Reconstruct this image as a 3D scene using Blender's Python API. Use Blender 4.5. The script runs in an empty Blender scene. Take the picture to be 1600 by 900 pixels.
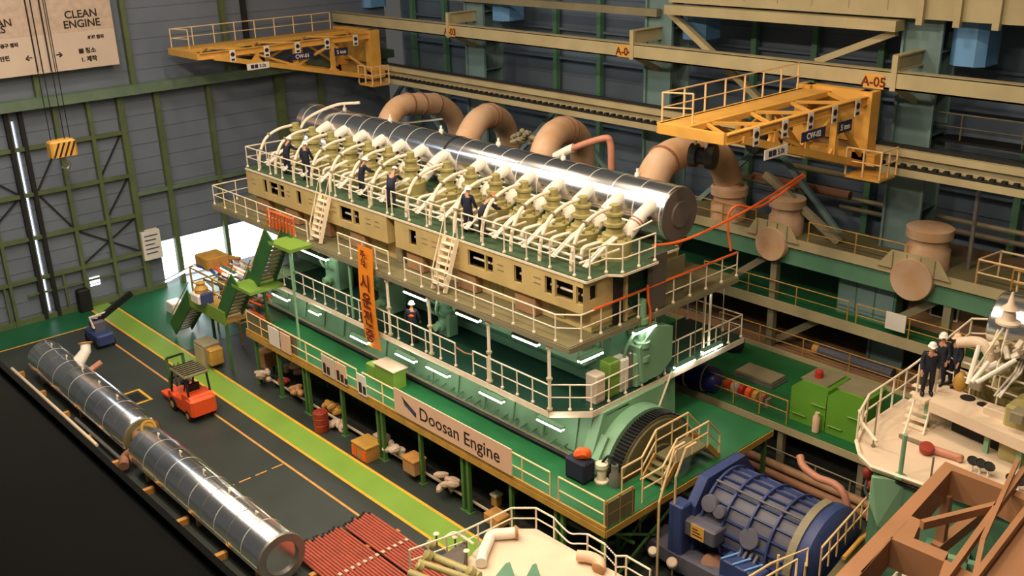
import bpy, math, random
from mathutils import Vector as V, Matrix
random.seed(7)
sc = bpy.context.scene
COL = sc.collection
# ---------------------------------------------------------------- camera
F = 1579.91
RW = Matrix(((.67841, .734287, -.024153), (.248167, -.259977, -.93318), (-.691501, .627085, -.358597)))  # world -> view (right, down, forward)
CAM = V((0, 0, 21))
cd = bpy.data.cameras.new('camera'); cam = bpy.data.objects.new('camera', cd); COL.objects.link(cam)
cd.sensor_width = 36; cd.lens = F * 36 / 1600; cd.clip_end = 400; cd.clip_start = .1
_r, _d, _f = RW[0].normalized(), RW[1].normalized(), RW[2].normalized()
cam.matrix_world = Matrix(((_r.x, -_d.x, -_f.x, CAM.x), (_r.y, -_d.y, -_f.y, CAM.y), (_r.z, -_d.z, -_f.z, CAM.z), (0, 0, 0, 1)))
sc.camera = cam
# ---------------------------------------------------------------- exposure, sky, lamps
sc.view_settings.view_transform = 'Standard'; sc.view_settings.look = 'None'
sc.view_settings.gamma = 1; sc.view_settings.use_curve_mapping = False
sc.view_settings.exposure = 0.0
wd = bpy.data.worlds.new('hall_air'); sc.world = wd; wd.use_nodes = True
wd.node_tree.nodes['Background'].inputs[0].default_value = (.42, .40, .36, 1)
wd.node_tree.nodes['Background'].inputs[1].default_value = .2
def lamp(name, loc, size, power, color, size_y=None, rot=(0, 0, 0), spread=None):
    l = bpy.data.lights.new(name, 'AREA'); l.energy = power; l.color = color
    l.shape = 'RECTANGLE' if size_y else 'DISK'; l.size = size
    if size_y: l.size_y = size_y
    if spread: l.spread = spread
    o = bpy.data.objects.new(name, l); o.location = loc; o.rotation_euler = rot; COL.objects.link(o)
    return o
WARM = (1, .8, .55); NEUT = (1, .92, .8); COOL = (.75, .87, 1)
for i, x in enumerate((-44, -35, -26, -17, -8)):           # high bay lamps over the near bay
    lamp('high_bay_lamp', (x, 10, 25), 1.8, (900, 1500, 2000, 2000, 1300)[i], WARM)
for i, x in enumerate((-43, -34, -25, -16, -8)):           # high bay lamps over the engine bay
    lamp('high_bay_lamp', (x, 23, 26), 1.6, (520, 800, 950, 950, 700)[i], WARM)
lamp('streak_light', (-42, 14, 27), 30, 1100, COOL, 2.2)      # long strips overhead; this one for the bluish streak on the tubes
lamp('streak_light', (-24, 7, 26), 40, 2300, NEUT, 2.6)  # unseen strip added for the highlight on the receiver's near side
lamp('streak_light', (-26, 17, 26), 44, 1300, NEUT, 2.0)  # another unseen strip, added to brighten the chrome
lamp('yard_daylight', (-56.4, 25, 1.6), 5.5, 220, COOL, 2.2, (0, math.radians(-90), 0))
# ---------------------------------------------------------------- helpers
def px(u, v, x=None, y=None, z=None):
    d = _r * (u - 800) + _d * (v - 450) + _f * F
    if x is not None: t = (x - CAM.x) / d.x
    elif y is not None: t = (y - CAM.y) / d.y
    else: t = (z - CAM.z) / d.z
    return CAM + d * t
def sx(u, y, z):                       # x of the point on the line (y, z) seen in image column u
    a = V((0, y, z)) - CAM
    k = (u - 800) / F
    n0, n1 = _r.dot(a), _r.x; m0, m1 = _f.dot(a), _f.x
    return (k * m0 - n0) / (n1 - k * m1)
def srgb(c):
    f = lambda q: (q / 255 / 12.92) if q <= 10 else ((q / 255 + .055) / 1.055) ** 2.4
    return tuple(f(q) for q in c) + (1,)
MATS = {}
def mat(name, rgb, rough=.55, metal=0, var=.18, scale=1.5, bump=0, emit=0, coat=0, stretch=None, rgb2=None):
    m = bpy.data.materials.new(name); m.use_nodes = True; MATS[name] = m
    nt = m.node_tree; b = nt.nodes['Principled BSDF']; L = nt.links.new
    col = srgb(rgb)
    b.inputs['Roughness'].default_value = rough; b.inputs['Metallic'].default_value = metal
    if coat: b.inputs['Coat Weight'].default_value = coat
    if emit:
        b.inputs['Base Color'].default_value = col
        b.inputs['Emission Color'].default_value = col; b.inputs['Emission Strength'].default_value = emit
        return m
    tc = nt.nodes.new('ShaderNodeNewGeometry')
    mp = nt.nodes.new('ShaderNodeMapping'); L(tc.outputs['Position'], mp.inputs[0])
    if stretch: mp.inputs['Scale'].default_value = stretch
    nz = nt.nodes.new('ShaderNodeTexNoise'); nz.inputs['Scale'].default_value = scale; nz.inputs['Detail'].default_value = 5
    L(mp.outputs[0], nz.inputs['Vector'])
    rp = nt.nodes.new('ShaderNodeValToRGB'); L(nz.outputs['Fac'], rp.inputs[0])
    rp.color_ramp.elements[0].position = .3; rp.color_ramp.elements[1].position = .7
    c2 = srgb(rgb2) if rgb2 else tuple(q * (1 - var) for q in col[:3]) + (1,)
    rp.color_ramp.elements[0].color = c2
    rp.color_ramp.elements[1].color = col if rgb2 else tuple(min(1, q * (1 + var * .6)) for q in col[:3]) + (1,)
    L(rp.outputs[0], b.inputs['Base Color'])
    if bump:
        bp = nt.nodes.new('ShaderNodeBump'); bp.inputs['Strength'].default_value = bump; bp.inputs['Distance'].default_value = .03
        L(nz.outputs['Fac'], bp.inputs['Height']); L(bp.outputs[0], b.inputs['Normal'])
    return m
class MB:                               # collects shapes, links them as ONE mesh object
    def __init__(s): s.v = []; s.f = []
    def add(s, vs, fs):
        n = len(s.v); s.v += [tuple(p) for p in vs]; s.f += [tuple(i + n for i in f) for f in fs]; return s
    def box(s, x0, x1, y0, y1, z0, z1):
        return s.add([(x0, y0, z0), (x1, y0, z0), (x1, y1, z0), (x0, y1, z0), (x0, y0, z1), (x1, y0, z1), (x1, y1, z1), (x0, y1, z1)],
                     [(0, 3, 2, 1), (4, 5, 6, 7), (0, 1, 5, 4), (1, 2, 6, 5), (2, 3, 7, 6), (3, 0, 4, 7)])
    def bevbox(s, x0, x1, y0, y1, z0, z1, c=.04):       # box with chamfered upright and top edges
        o = [(x0 + c, y0), (x1 - c, y0), (x1, y0 + c), (x1, y1 - c), (x1 - c, y1), (x0 + c, y1), (x0, y1 - c), (x0, y0 + c)]
        i = [(x0 + 2 * c, y0 + c), (x1 - 2 * c, y0 + c), (x1 - c, y0 + 2 * c), (x1 - c, y1 - 2 * c), (x1 - 2 * c, y1 - c), (x0 + 2 * c, y1 - c), (x0 + c, y1 - 2 * c), (x0 + c, y0 + 2 * c)]
        vs = [(a, b, z0) for a, b in o] + [(a, b, z1 - c) for a, b in o] + [(a, b, z1) for a, b in i]
        fs = [tuple(range(7, -1, -1)), tuple(range(16, 24))]
        for k in range(8):
            j = (k + 1) % 8; fs += [(k, j, j + 8, k + 8), (k + 8, j + 8, j + 16, k + 16)]
        return s.add(vs, fs)
    def bar(s, p, q, w=.1, h=.1, up=(0, 0, 1)):          # square bar between two points
        p, q = V(p), V(q); d = (q - p).normalized(); up = V(up)
        if abs(d.dot(up)) > .98: up = V((0, 1, 0))
        a = d.cross(up).normalized() * w / 2; b = a.cross(d).normalized() * h / 2
        return s.add([p - a - b, p + a - b, p + a + b, p - a + b, q - a - b, q + a - b, q + a + b, q - a + b],
                     [(3, 2, 1, 0), (4, 5, 6, 7), (0, 1, 5, 4), (1, 2, 6, 5), (2, 3, 7, 6), (3, 0, 4, 7)])
    def ibeam(s, p, q, h=.4, w=.25, t=.04, up=(0, 0, 1)):
        p, q = V(p), V(q); u = V(up)
        d = (q - p).normalized()
        if abs(d.dot(u)) > .98: u = V((0, 1, 0))
        a = d.cross(u).normalized(); u = a.cross(d).normalized()
        s.bar(p + u * (h / 2 - t / 2), q + u * (h / 2 - t / 2), w, t, u); s.bar(p - u * (h / 2 - t / 2), q - u * (h / 2 - t / 2), w, t, u)
        return s.bar(p, q, t, h - 2 * t, u)
    def tube(s, pts, r=.05, n=8, cap=True):
        pts = [V(p) for p in pts]; rs = r if isinstance(r, (list, tuple)) else [r] * len(pts)
        m = len(pts); tan = []
        for i in range(m):
            a = (pts[i] - pts[i - 1]).normalized() if i else None
            b = (pts[i + 1] - pts[i]).normalized() if i < m - 1 else None
            t = (a + b) if a is not None and b is not None else (a if b is None else b)
            tan.append(t.normalized() if t.length > 1e-6 else b)
        u = tan[0].orthogonal().normalized(); vs = []; fs = []
        for i in range(m):
            u = (u - tan[i] * u.dot(tan[i])).normalized(); w = tan[i].cross(u)
            for k in range(n):
                a = 2 * math.pi * k / n; vs.append(pts[i] + (u * math.cos(a) + w * math.sin(a)) * rs[i])
        for i in range(m - 1):
            for k in range(n):
                j = (k + 1) % n; fs.append((i * n + k, i * n + j, i * n + n + j, i * n + n + k))
        if cap: fs += [tuple(range(n - 1, -1, -1)), tuple(range((m - 1) * n, m * n))]
        return s.add(vs, fs)
    def cyl(s, p, q, r, n=16): return s.tube([p, q], r, n)
    def lathe(s, o, ax, prof, n=20):                     # prof: (radius, distance along the axis)
        o, ax = V(o), V(ax).normalized(); u = ax.orthogonal().normalized(); w = ax.cross(u); vs = []; fs = []
        for r, t in prof:
            for k in range(n):
                a = 2 * math.pi * k / n; vs.append(o + ax * t + (u * math.cos(a) + w * math.sin(a)) * max(r, .001))
        m = len(prof)
        for i in range(m - 1):
            for k in range(n):
                j = (k + 1) % n; fs.append((i * n + k, i * n + j, i * n + n + j, i * n + n + k))
        fs += [tuple(range(n - 1, -1, -1)), tuple(range((m - 1) * n, m * n))]
        return s.add(vs, fs)
    def prism(s, poly, vec):                             # extrude a planar polygon
        poly = [V(p) for p in poly]; vec = V(vec); n = len(poly)
        nrm = V((0, 0, 0))
        for i in range(n): nrm += poly[i].cross(poly[(i + 1) % n])
        if nrm.dot(vec) > 0: poly = poly[::-1]
        fs = [tuple(range(n)), tuple(range(2 * n - 1, n - 1, -1))]
        for i in range(n):
            j = (i + 1) % n; fs.append((j, i, i + n, j + n))
        return s.add(poly + [p + vec for p in poly], fs)
    def build(s, name, m, parent=None, smooth=False):
        me = bpy.data.meshes.new(name); me.from_pydata(s.v, [], s.f); me.validate(); me.update()
        return link(name, me, m, parent, smooth)
def link(name, me, m=None, parent=None, smooth=False):
    o = bpy.data.objects.new(name, me); COL.objects.link(o)
    if m is not None and not me.materials: me.materials.append(MATS[m] if isinstance(m, str) else m)
    if smooth:
        for p in me.polygons: p.use_smooth = True
        me.set_sharp_from_angle(angle=math.radians(40))
    if parent is not None: attach(o, parent)
    return o
def wloc(o):
    t = V((0, 0, 0))
    while o: t = t + o.location; o = o.parent
    return t
def attach(o, parent):
    """parent with world-space coordinates kept (parents carry location only)"""
    o.parent = parent; o.location = o.location - wloc(parent)
def tag(o, label, cat, group=None, kind=None):
    o['label'] = label; o['category'] = cat
    if group: o['group'] = group
    if kind: o['kind'] = kind
    return o
def thing(name, label, cat, loc, group=None):
    o = bpy.data.objects.new(name, None); o.location = loc; o.empty_display_size = .2; COL.objects.link(o)
    return tag(o, label, cat, group)
def struct(name, mb, m, smooth=False):
    o = mb.build(name, m, None, smooth); o['kind'] = 'structure'; return o
def copy_tree(o, off, parent=None):
    c = o.copy(); COL.objects.link(c)
    if parent is None: c.location = V(o.location) + V(off)
    else: c.parent = parent
    for ch in list(o.children): copy_tree(ch, off, c)
    return c
def smooth_path(pts, k=6):
    pts = [V(p) for p in pts]; q = [pts[0] * 2 - pts[1]] + pts + [pts[-1] * 2 - pts[-2]]; out = []
    for i in range(1, len(q) - 2):
        a, b, c, d = q[i - 1:i + 3]
        for j in range(k):
            t = j / k
            out.append(.5 * ((2 * b) + (c - a) * t + (2 * a - 5 * b + 4 * c - d) * t * t + (3 * b - a - 3 * c + d) * t ** 3))
    return out + [pts[-1]]
_post = {}
def rail(root, pts, h=.95, sp=1.0, r=.03, m='cream', pr=.028, mids=(.5,), foot=True, ends=True):
    """guard rail along pts: one handrail, mid rails, single stanchions"""
    pts = [V(p) for p in pts]
    up = V((0, 0, h))
    MB().tube([p + up for p in pts], r, 6).build('handrail', m, root)
    for f in mids: MB().tube([p + up * f for p in pts], r * .8, 6).build('mid_rail', m, root)
    key = (h, pr, m, foot)
    if key not in _post:
        b = MB().tube([(0, 0, 0), (0, 0, h)], pr, 6)
        if foot: b.lathe((0, 0, 0), (0, 0, 1), [(pr * 2.3, 0), (pr * 2.3, .05), (pr * 1.2, .09)], 6)
        me = bpy.data.meshes.new('stanchion'); me.from_pydata(b.v, [], b.f); me.materials.append(MATS[m]); _post[key] = me
    for i in range(len(pts) - 1):
        a, b = pts[i], pts[i + 1]; n = max(1, round((b - a).length / sp))
        for k in range(n + (1 if (i == len(pts) - 2 and ends) else 0)):
            if i == 0 and k == 0 and not ends: continue
            o = link('stanchion', _post[key]); o.location = a.lerp(b, k / n); attach(o, root)
def text_mesh(name, body, m, size, origin, xdir, ydir, parent=None, extrude=.004, align='LEFT', bold=0):
    """lettering as a flat mesh, its baseline along xdir"""
    cu = bpy.data.curves.new('lettering', 'FONT'); cu.body = body; cu.size = size; cu.extrude = extrude; cu.align_x = align
    cu.offset = bold; cu.resolution_u = 3
    t = bpy.data.objects.new('tmp', cu); COL.objects.link(t)
    dg = bpy.context.evaluated_depsgraph_get(); me = bpy.data.meshes.new_from_object(t.evaluated_get(dg))
    bpy.data.objects.remove(t); bpy.data.curves.remove(cu)
    x, y = V(xdir).normalized(), V(ydir); y = (y - x * y.dot(x)).normalized(); z = x.cross(y)
    me.transform(Matrix(((x.x, y.x, z.x, origin[0]), (x.y, y.y, z.y, origin[1]), (x.z, y.z, z.z, origin[2]), (0, 0, 0, 1))))
    me.materials.clear()
    return link(name, me, m, parent)
# ---------------------------------------------------------------- materials
mat('floor_paint', (56, 62, 57), .48, 0, .22, .35, rgb2=(44, 49, 46))
mat('green_paint', (22, 92, 58), .4, 0, .2, .5)
mat('lime_paint', (124, 160, 62), .45, 0, .12, .6)
mat('yellow_line', (226, 172, 50), .5, 0, .15, 3)
mat('orange_line', (206, 150, 74), .55, 0, .25, 3)
mat('siding', (112, 120, 134), .6, .0, .12, .4)
mat('frame_green', (92, 104, 66), .6, 0, .2, 1)
mat('rail_green', (104, 122, 100), .6, 0, .2, 1)
mat('wall_blue', (100, 114, 132), .55, 0, .25, .25)
mat('col_blue', (110, 160, 210), .55, 0, .2, .4)
mat('col_teal', (116, 142, 142), .6, 0, .2, .5)
mat('tan_steel', (186, 170, 130), .6, 0, .14, .8)
mat('tan_dark', (140, 130, 104), .6, 0, .2, .8)
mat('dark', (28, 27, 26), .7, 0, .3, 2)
mat('black', (14, 14, 15), .6, 0, .2, 2)
mat('girder_black', (10, 11, 11), .9, 0, .3, .6)
MATS['girder_black'].node_tree.nodes['Principled BSDF'].inputs['Specular IOR Level'].default_value = .05
mat('crane_yellow', (224, 166, 76), .5, 0, .14, 1.5)
mat('crane_rail', (238, 200, 146), .5, 0, .12, 1.5)
mat('cream', (240, 222, 196), .5, 0, .08, 3)
mat('cream_deck', (224, 200, 174), .6, 0, .1, .8)
mat('mint', (132, 174, 138), .5, 0, .12, .8)
mat('mint_dark', (92, 136, 108), .5, 0, .15, .8)
mat('engine_tan', (200, 174, 116), .5, 0, .14, 1.2)
mat('engine_olive', (168, 156, 100), .5, 0, .16, 2)
mat('engine_brown', (166, 126, 92), .6, 0, .15, 1.5)
mat('deck_olive', (112, 104, 72), .65, 0, .2, 1)
mat('deck_green', (32, 102, 56), .5, 0, .25, .7)
mat('deck_darkgreen', (20, 58, 44), .5, 0, .2, .7)
mat('top_floor', (58, 84, 58), .55, 0, .3, 3)
mat('leg_green', (74, 116, 56), .55, 0, .2, 1.5)
mat('stair_green', (48, 102, 50), .5, 0, .2, 1)
mat('amber', (192, 146, 66), .5, 0, .2, 2)
mat('chrome', (240, 240, 242), .2, 1, .04, 1.2, bump=.02)
mat('chrome_strap', (246, 244, 238), .3, .6, .04, 2)
mat('insulation', (238, 228, 214), .6, 0, .08, 3)
mat('pink_ring', (190, 128, 104), .5, 0, .1, 3)
mat('duct', (208, 176, 150), .6, 0, .2, 1, rgb2=(196, 148, 104))
mat('rust', (150, 104, 78), .65, 0, .3, 1.2)
mat('orange_banner', (240, 140, 30), .6, 0, .05, 1)
mat('banner_pink', (232, 190, 160), .6, 0, .05, 1)
mat('banner_white', (214, 190, 170), .7, 0, .06, .6)
mat('ink', (44, 28, 24), .6, 0, .05, 1)
mat('red_ink', (104, 24, 10), .6, 0, .05, 1)
mat('navy', (26, 30, 52), .8, 0, .2, 4)
mat('workwear', (30, 34, 48), .85, 0, .25, 4)
mat('skin', (196, 140, 108), .6, 0, .05, 4)
mat('helmet', (244, 240, 232), .35, 0, .03, 4)
mat('hivis', (240, 96, 30), .6, 0, .1, 4)
mat('dyno_blue', (52, 66, 116), .5, 0, .22, .8)
mat('dyno_grey', (98, 96, 110), .55, 0, .2, .8)
mat('tarp', (44, 50, 130), .35, 0, .2, 1.5, bump=.3)
mat('box_green', (106, 160, 50), .55, 0, .12, .7)
mat('forklift_orange', (232, 84, 34), .45, 0, .12, 2)
mat('rod_red', (164, 74, 52), .45, 0, .15, 2)
mat('steel', (150, 146, 140), .4, .7, .15, 2)
mat('brown_frame', (164, 116, 80), .6, 0, .12, .7)
mat('cable', (240, 106, 46), .5, 0, .05, 3)
mat('wood', (196, 138, 70), .7, 0, .25, 2)
mat('cardboard', (182, 132, 88), .8, 0, .15, 2)
mat('barrel_red', (150, 50, 30), .5, 0, .15, 2)
mat('sack', (206, 178, 156), .85, 0, .15, 3)
mat('sign_white', (236, 226, 214), .5, 0, .03, 2)
mat('sign_blue', (40, 40, 74), .5, 0, .05, 2)
mat('lamp_glow', (255, 246, 236), emit=26)
mat('daylight', (240, 246, 255), emit=3)
mat('grey_plate', (96, 86, 80), .55, 0, .1, .8)
mat('red', (180, 50, 36), .5, 0, .1, 2)
mat('cloth_blue', (60, 70, 120), .8, 0, .1, 2)
# ================================================================ SETTING
XW = -55.83                                             # inner face of the far end wall
struct('floor', MB().box(-75, 6, -12, 44, -.4, 0), 'floor_paint')
def strip(n, m, x0, x1, y0, y1, z=.006): return struct('trim_%d' % n, MB().box(x0, x1, y0, y1, 0.0, z), m)
strip(1, 'lime_paint', -55.7, -12, 18.05, 19.12)
strip(2, 'yellow_line', -55.0, -12, 17.93, 18.05, .008)
strip(3, 'yellow_line', -55.0, -12, 19.12, 19.24, .008)
strip(4, 'orange_line', -51.2, -21, 16.95, 17.05, .008)
strip(5, 'green_paint', -55.8, -52.85, -4, 17.9, .006)
strip(6, 'yellow_line', -52.85, -52.75, -4, 17.0, .008)
strip(10, 'green_paint', -55.8, -46, 19.3, 26, .005)
for i in range(4):
    a = px(315 + 26 * i, 738 - 9.5 * i, z=0)
    strip(11 + i, 'orange_line', -32.7, -32.63, a.y, a.y + .5, .007)
# far end wall: siding with a daylight slit between the hall doors and an open loading door
wl = MB()
for (y0, y1, z0, z1) in ((-8, 15.98, 0, 21), (16.12, 22.75, 0, 21), (22.75, 30.6, 2.72, 21), (30.6, 40, 0, 21), (15.98, 16.12, 10.9, 21)):
    wl.box(XW - .25, XW, y0, y1, z0, z1)
z = .4
while z < 20:                                           # lapped siding joints
    for (y0, y1) in ((-8, 15.95), (16.15, 22.75), (22.75, 30.6), (30.6, 40)):
        if not (22 < y0 < 23 and z < 2.8): wl.box(XW, XW + .035, y0, y1, z, z + .05)
    z += .82
struct('wall_left', wl, 'siding')
wb = MB().box(XW - .25, 6, 41.5, 41.7, 0, 24)
for k in range(28): wb.box(XW, 6, 41.45, 41.5, .6 + k * .85, .66 + k * .85)
struct('wall_back', wb, 'wall_blue')
nt = 20
def frame(a, b, w, h, m='frame_green', up=(0, 0, 1)):
    global nt
    nt += 1; return struct('trim_%d' % nt, MB().ibeam(a, b, h, w, .05, up), m)
def fbar(a, b, w, h, m='frame_green'):
    global nt
    nt += 1; return struct('trim_%d' % nt, MB().bar(a, b, w, h), m)
x = XW + .2
fbar((x + .25, -8, 11.75), (x + .25, 40, 11.75), .7, .5, 'rail_green')          # crane rail beam along the wall
for y, w in ((12.7, .16), (14.2, .16), (18.12, .2), (19.9, .2), (21.65, .34), (23.75, .3), (26.9, .24), (31.6, .6), (34.5, .3)):
    lo = 2.75 if 22.7 < y < 30.6 and y not in (23.75, 26.9) else 0
    fbar((x, y, lo), (x, y, 11.5), .3, w)
for z0 in (9.45, 7.0, 4.65, 2.4):
    fbar((x, -8, z0), (x, 21.5, z0), .22, .2)
    fbar((x + .02, 15.7, z0 - .7), (x + .02, 15.7, z0 + .7), .1, .1)
fbar((x, 21.8, 5.85), (x, 31.4, 5.85), .26, .22, 'rail_green')
fbar((x, -8, .15), (x, 22.7, .15), .2, .3)
fbar((x, 13.9, 0), (x, 13.9, 2.3), .12, .12); fbar((x, 17.0, 0), (x, 17.0, 2.3), .12, .12); fbar((x, 15, 1.55), (x, 21.5, 1.55), .1, .1)
for y in (15.7, 16.4): fbar((x, y, 0), (x, y, 11.5), .24, .22, 'dark')           # edges of the hall doors
for (y0, z0, y1, z1) in ((16.6, 7.1, 18.0, 9.3), (13.0, 9.3, 15.6, 7.1), (16.6, 6.9, 18.0, 4.8), (13, 4.7, 15.6, 6.9), (19.95, 7.1, 21.5, 9.4), (19.95, 4.8, 21.5, 6.9), (18.2, 4.5, 21.5, 2.5), (18.2, 2.5, 21.5, 4.5)):
    fbar((x - .1, y0, z0), (x - .1, y1, z1), .05, .08, 'dark')
for y in (17.5, 22.6, 28.4): fbar((x, y, 12), (x, y, 21), .3, .26)
fbar((x, 29.8, 12), (x, 29.8, 21), .3, .26, 'dark')
# daylight outside the door and behind the slit: the bright yard
yd = MB().box(XW - 1.1, XW - 1.0, 8, 36, -.4, 13).build('exterior', 'daylight'); yd['kind'] = 'structure'
struct('window_1', MB().box(XW - .02, XW + .03, 18.42, 18.98, 1.12, 1.62), 'daylight')
# back: columns, crane beams, galleries
CX = (-57.5, -44.4, -31.1, -18.3, -5.4)
for i, cx in enumerate(CX):
    c = MB(); c.box(cx - .75, cx + .75, 38.0, 38.08, 0, 23); c.box(cx - .75, cx + .75, 39.3, 39.38, 0, 23); c.box(cx - .06, cx + .06, 38.08, 39.3, 0, 23)
    for s in (-1, 1): c.box(cx + s * .75 - .05, cx + s * .75 + .05, 37.86, 38.0, 0, 23)
    for z in (6, 9, 12, 13.6, 15.2, 18): c.box(cx - .72, cx + .72, 38.08, 39.3, z, z + .06)
    struct('column_%d' % (i + 1), c, 'col_teal')
for i in range(len(CX) - 1):                              # wall posts and girts between the columns
    for k in (1, 2, 3):
        xx = CX[i] + (CX[i + 1] - CX[i]) * k / 4; fbar((xx, 41.1, 0), (xx, 41.1, 23), .28, .3, 'mint_dark')
for z in (9.2, 12.6, 14.2, 16.6, 18.4): fbar((XW + 1, 41.2, z), (5, 41.2, z), .12, .12, 'wall_blue')
for i in range(5):                                        # blue wind boxes on the wall behind the columns
    struct('panel_%d' % (i + 1), MB().bevbox(CX[i] + .85, CX[i] + 2.2, 38.3, 40.0, 14.75, 22, .3), 'col_blue')
RY = 36.0
rb = MB(); rb.box(XW + 1, 6, RY - .02, RY + .5, 10.85, 11.13); rb.box(XW + 1, 6, RY + .22, RY + .3, 11.13, 11.6); rb.box(XW + 1, 6, RY - .02, RY + .5, 11.6, 11.86)
struct('beam_1', rb, 'tan_steel')
rr = MB(); rr.box(XW + 1, 6, RY + .2, RY + .32, 11.86, 12.0); rr.box(XW + 1, 6, RY + .0, RY + .2, 11.13, 11.2)
k = XW + 1.2
while k < 5.5: rr.box(k, k + .17, RY + .0, RY + .2, 11.2, 11.3); k += .42
struct('trim_7', rr, 'dark')
for i in range(len(CX) - 1):                              # upper guide beam, one length per bay, on brackets
    x0, x1 = CX[i] - .1, CX[i + 1] - .1
    b = MB(); b.box(x0 + .22, x1, RY, RY + .06, 14.03, 14.68); b.box(x0 + .22, x1, RY, RY + .45, 14.64, 14.7); b.box(x0 + .22, x1, RY, RY + .45, 14.03, 14.09)
    struct('beam_%d' % (10 + i), b, 'tan_steel')
for i, cx in enumerate(CX):
    b = MB(); b.box(cx - .1, cx + .12, RY - .05, RY + .1, 13.98, 15.3); b.ibeam((cx, RY + .1, 15.0), (cx, 38, 15.0), .6, .3, .05)
    b.bar((cx, RY + .4, 14.0), (cx, 38, 13.3), .16, .2)
    struct('bracket_%d' % (i + 1), b, 'tan_steel')
for (xa, za, xb, zb) in ((-30.2, 16.0, -24.0, 11.9), (-19.2, 15.9, -22.5, 14.5)): fbar((xa, 37.6, za), (xb, 37.6, zb), .3, .26, 'tan_steel')
for i, xx in enumerate((-51.5, -38, -25)):                # lower wind bracing behind the engine
    fbar((xx - 4.5, 38.4, 6.5), (xx, 38.4, 10.8), .2, .22, 'col_teal'); fbar((xx + 4.5, 38.4, 6.5), (xx, 38.4, 10.8), .2, .22, 'col_teal')
tg = MB(); tg.box(-30.0, 6, 37.2, 37.4, 16.5, 21); tg.box(-30.0, -18.9, 36.9, 37.6, 16.0, 16.4)
for k in range(7): tg.box(-29.2 + k * 1.62, -29.17 + k * 1.62, 37.17, 37.2, 16.75, 21)
for k in range(10): tg.box(-18.2 + k * 1.4, -17.95 + k * 1.4, 37.0, 37.2, 16.3, 21)
struct('beam_20', tg, 'tan_steel')
struct('beam_21', MB().box(-47, -31, 37.6, 37.9, 15.75, 16.1), 'tan_dark')
for i, (u, v, t) in enumerate(((1365, 127, 'A-05'), (975, 80, 'A-04'), (703, 49, 'A-03'))):
    p = px(u, v, y=RY - .02); o = struct('trim_%d' % (15 + i), MB().box(p.x - .42, p.x + .42, RY - .025, RY - .002, p.z - .27, p.z + .27), 'crane_yellow')
    t = text_mesh('lettering', t, 'red_ink', .5, (p.x, RY - .03, p.z - .18), (1, 0, 0), (0, 0, 1), o, align='CENTER', bold=.012)
# ---------------------------------------------------------------- galleries along the back columns
def gallery(name, label, y0, y1, z, x0, x1, th, mdeck, medge, mrail, segs, sp=2.2, h=.95):
    g = thing(name, label, 'walkway', ((x0 + x1) / 2, y0, z), 'galleries along the back columns')
    MB().box(x0, x1, y0 + .04, y1, z - th, z).build('deck', mdeck, g)
    MB().box(x0, x1, y0 - .04, y0 + .04, z - th - .05, z + .1).build('edge_beam', medge, g)
    for a, b in segs: rail(g, [(a, y0 + .06, z), (b, y0 + .06, z)], h, sp, .028, mrail, .03, foot=False)
    return g
g2 = gallery('gallery', 'long back gallery with amber railing carrying the big round duct pots', 36, 38.6, 7.25, -40, 4, .25, 'deck_olive', 'tan_steel', 'amber', ((-27.4, -23.9), (-21.3, -17.0), (-13.0, -8.4)))
b = MB(); b.box(-40, 4, 36.1, 36.16, 6.15, 7.0); b.build('web_plate', 'mint_dark', g2)
g1 = gallery('gallery', 'middle back gallery with thin amber railing and control room on it', 36, 41, 4.3, -40, 4, .3, 'deck_green', 'tan_steel', 'amber', ((-26.5, -19.2), (-18.8, -7.5)))
g0 = gallery('gallery', 'low back gallery with dusty brown floor just above the green boxes', 36, 41, 2.05, -40, 4, .3, 'engine_brown', 'tan_steel', 'amber', ((-25.5, -12.3),))
for xx in (-30.4, -22.9, -15.2, -7.6):
    fbar((xx, 36.3, 0), (xx, 36.3, 7.0), .3, .3, 'tan_dark')
for xx in (-22.9, -15.2): 
    fbar((xx, 36.6, 2.2), (xx + 2.4, 36.6, 4.0), .22, .3, 'tan_dark'); fbar((xx - 2.6, 36.6, 4.5), (xx - .2, 36.6, 6.4), .22, .3, 'tan_dark')
fbar((-24.2, 37.0, 9.6), (-20.4, 37.0, 7.3), .24, .3, 'tan_dark')
# control room on the middle gallery
cr = thing('control_room', 'brown control room cabin with one dark window on the middle gallery', 'cabin', (-13, 39, 4.3))
w = MB(); w.box(-17.4, -4, 37.6, 40.8, 4.3, 6.9); w.box(-17.5, -3.9, 37.5, 40.9, 6.9, 7.0); w.build('cabin_wall', 'engine_brown', cr)
p0, p1 = px(1460, 460, y=37.55), px(1494, 500, y=37.55)
fr = MB(); fr.box(p0.x - .08, p1.x + .08, 37.5, 37.58, p1.z - .08, p0.z + .08); fw = fr.build('window_frame', 'cream', cr)
MB().box(p0.x, p1.x, 37.48, 37.52, p1.z, p0.z).build('pane', 'black', fw)
cb = thing('cabinet', 'green electrical cabinet with pale doors beside the control room', 'cabinet', (-18.6, 38, 4.3))
MB().bevbox(-20.2, -17.6, 36.9, 37.6, 4.3, 6.3, .03).build('body', 'mint_dark', cb)
for k in range(3): MB().box(-20.1 + k * .83, -19.35 + k * .83, 36.86, 36.9, 4.5, 6.1).build('door', 'col_teal', cb)
nb = thing('notice_board', 'white notice board hung on the middle gallery railing', 'board', px(1400, 505, y=35.96))
p = px(1400, 505, y=35.96); b = MB().box(p.x - .42, p.x + .42, 35.9, 35.95, p.z - .3, p.z + .42); b.build('panel', 'sign_white', nb)
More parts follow.
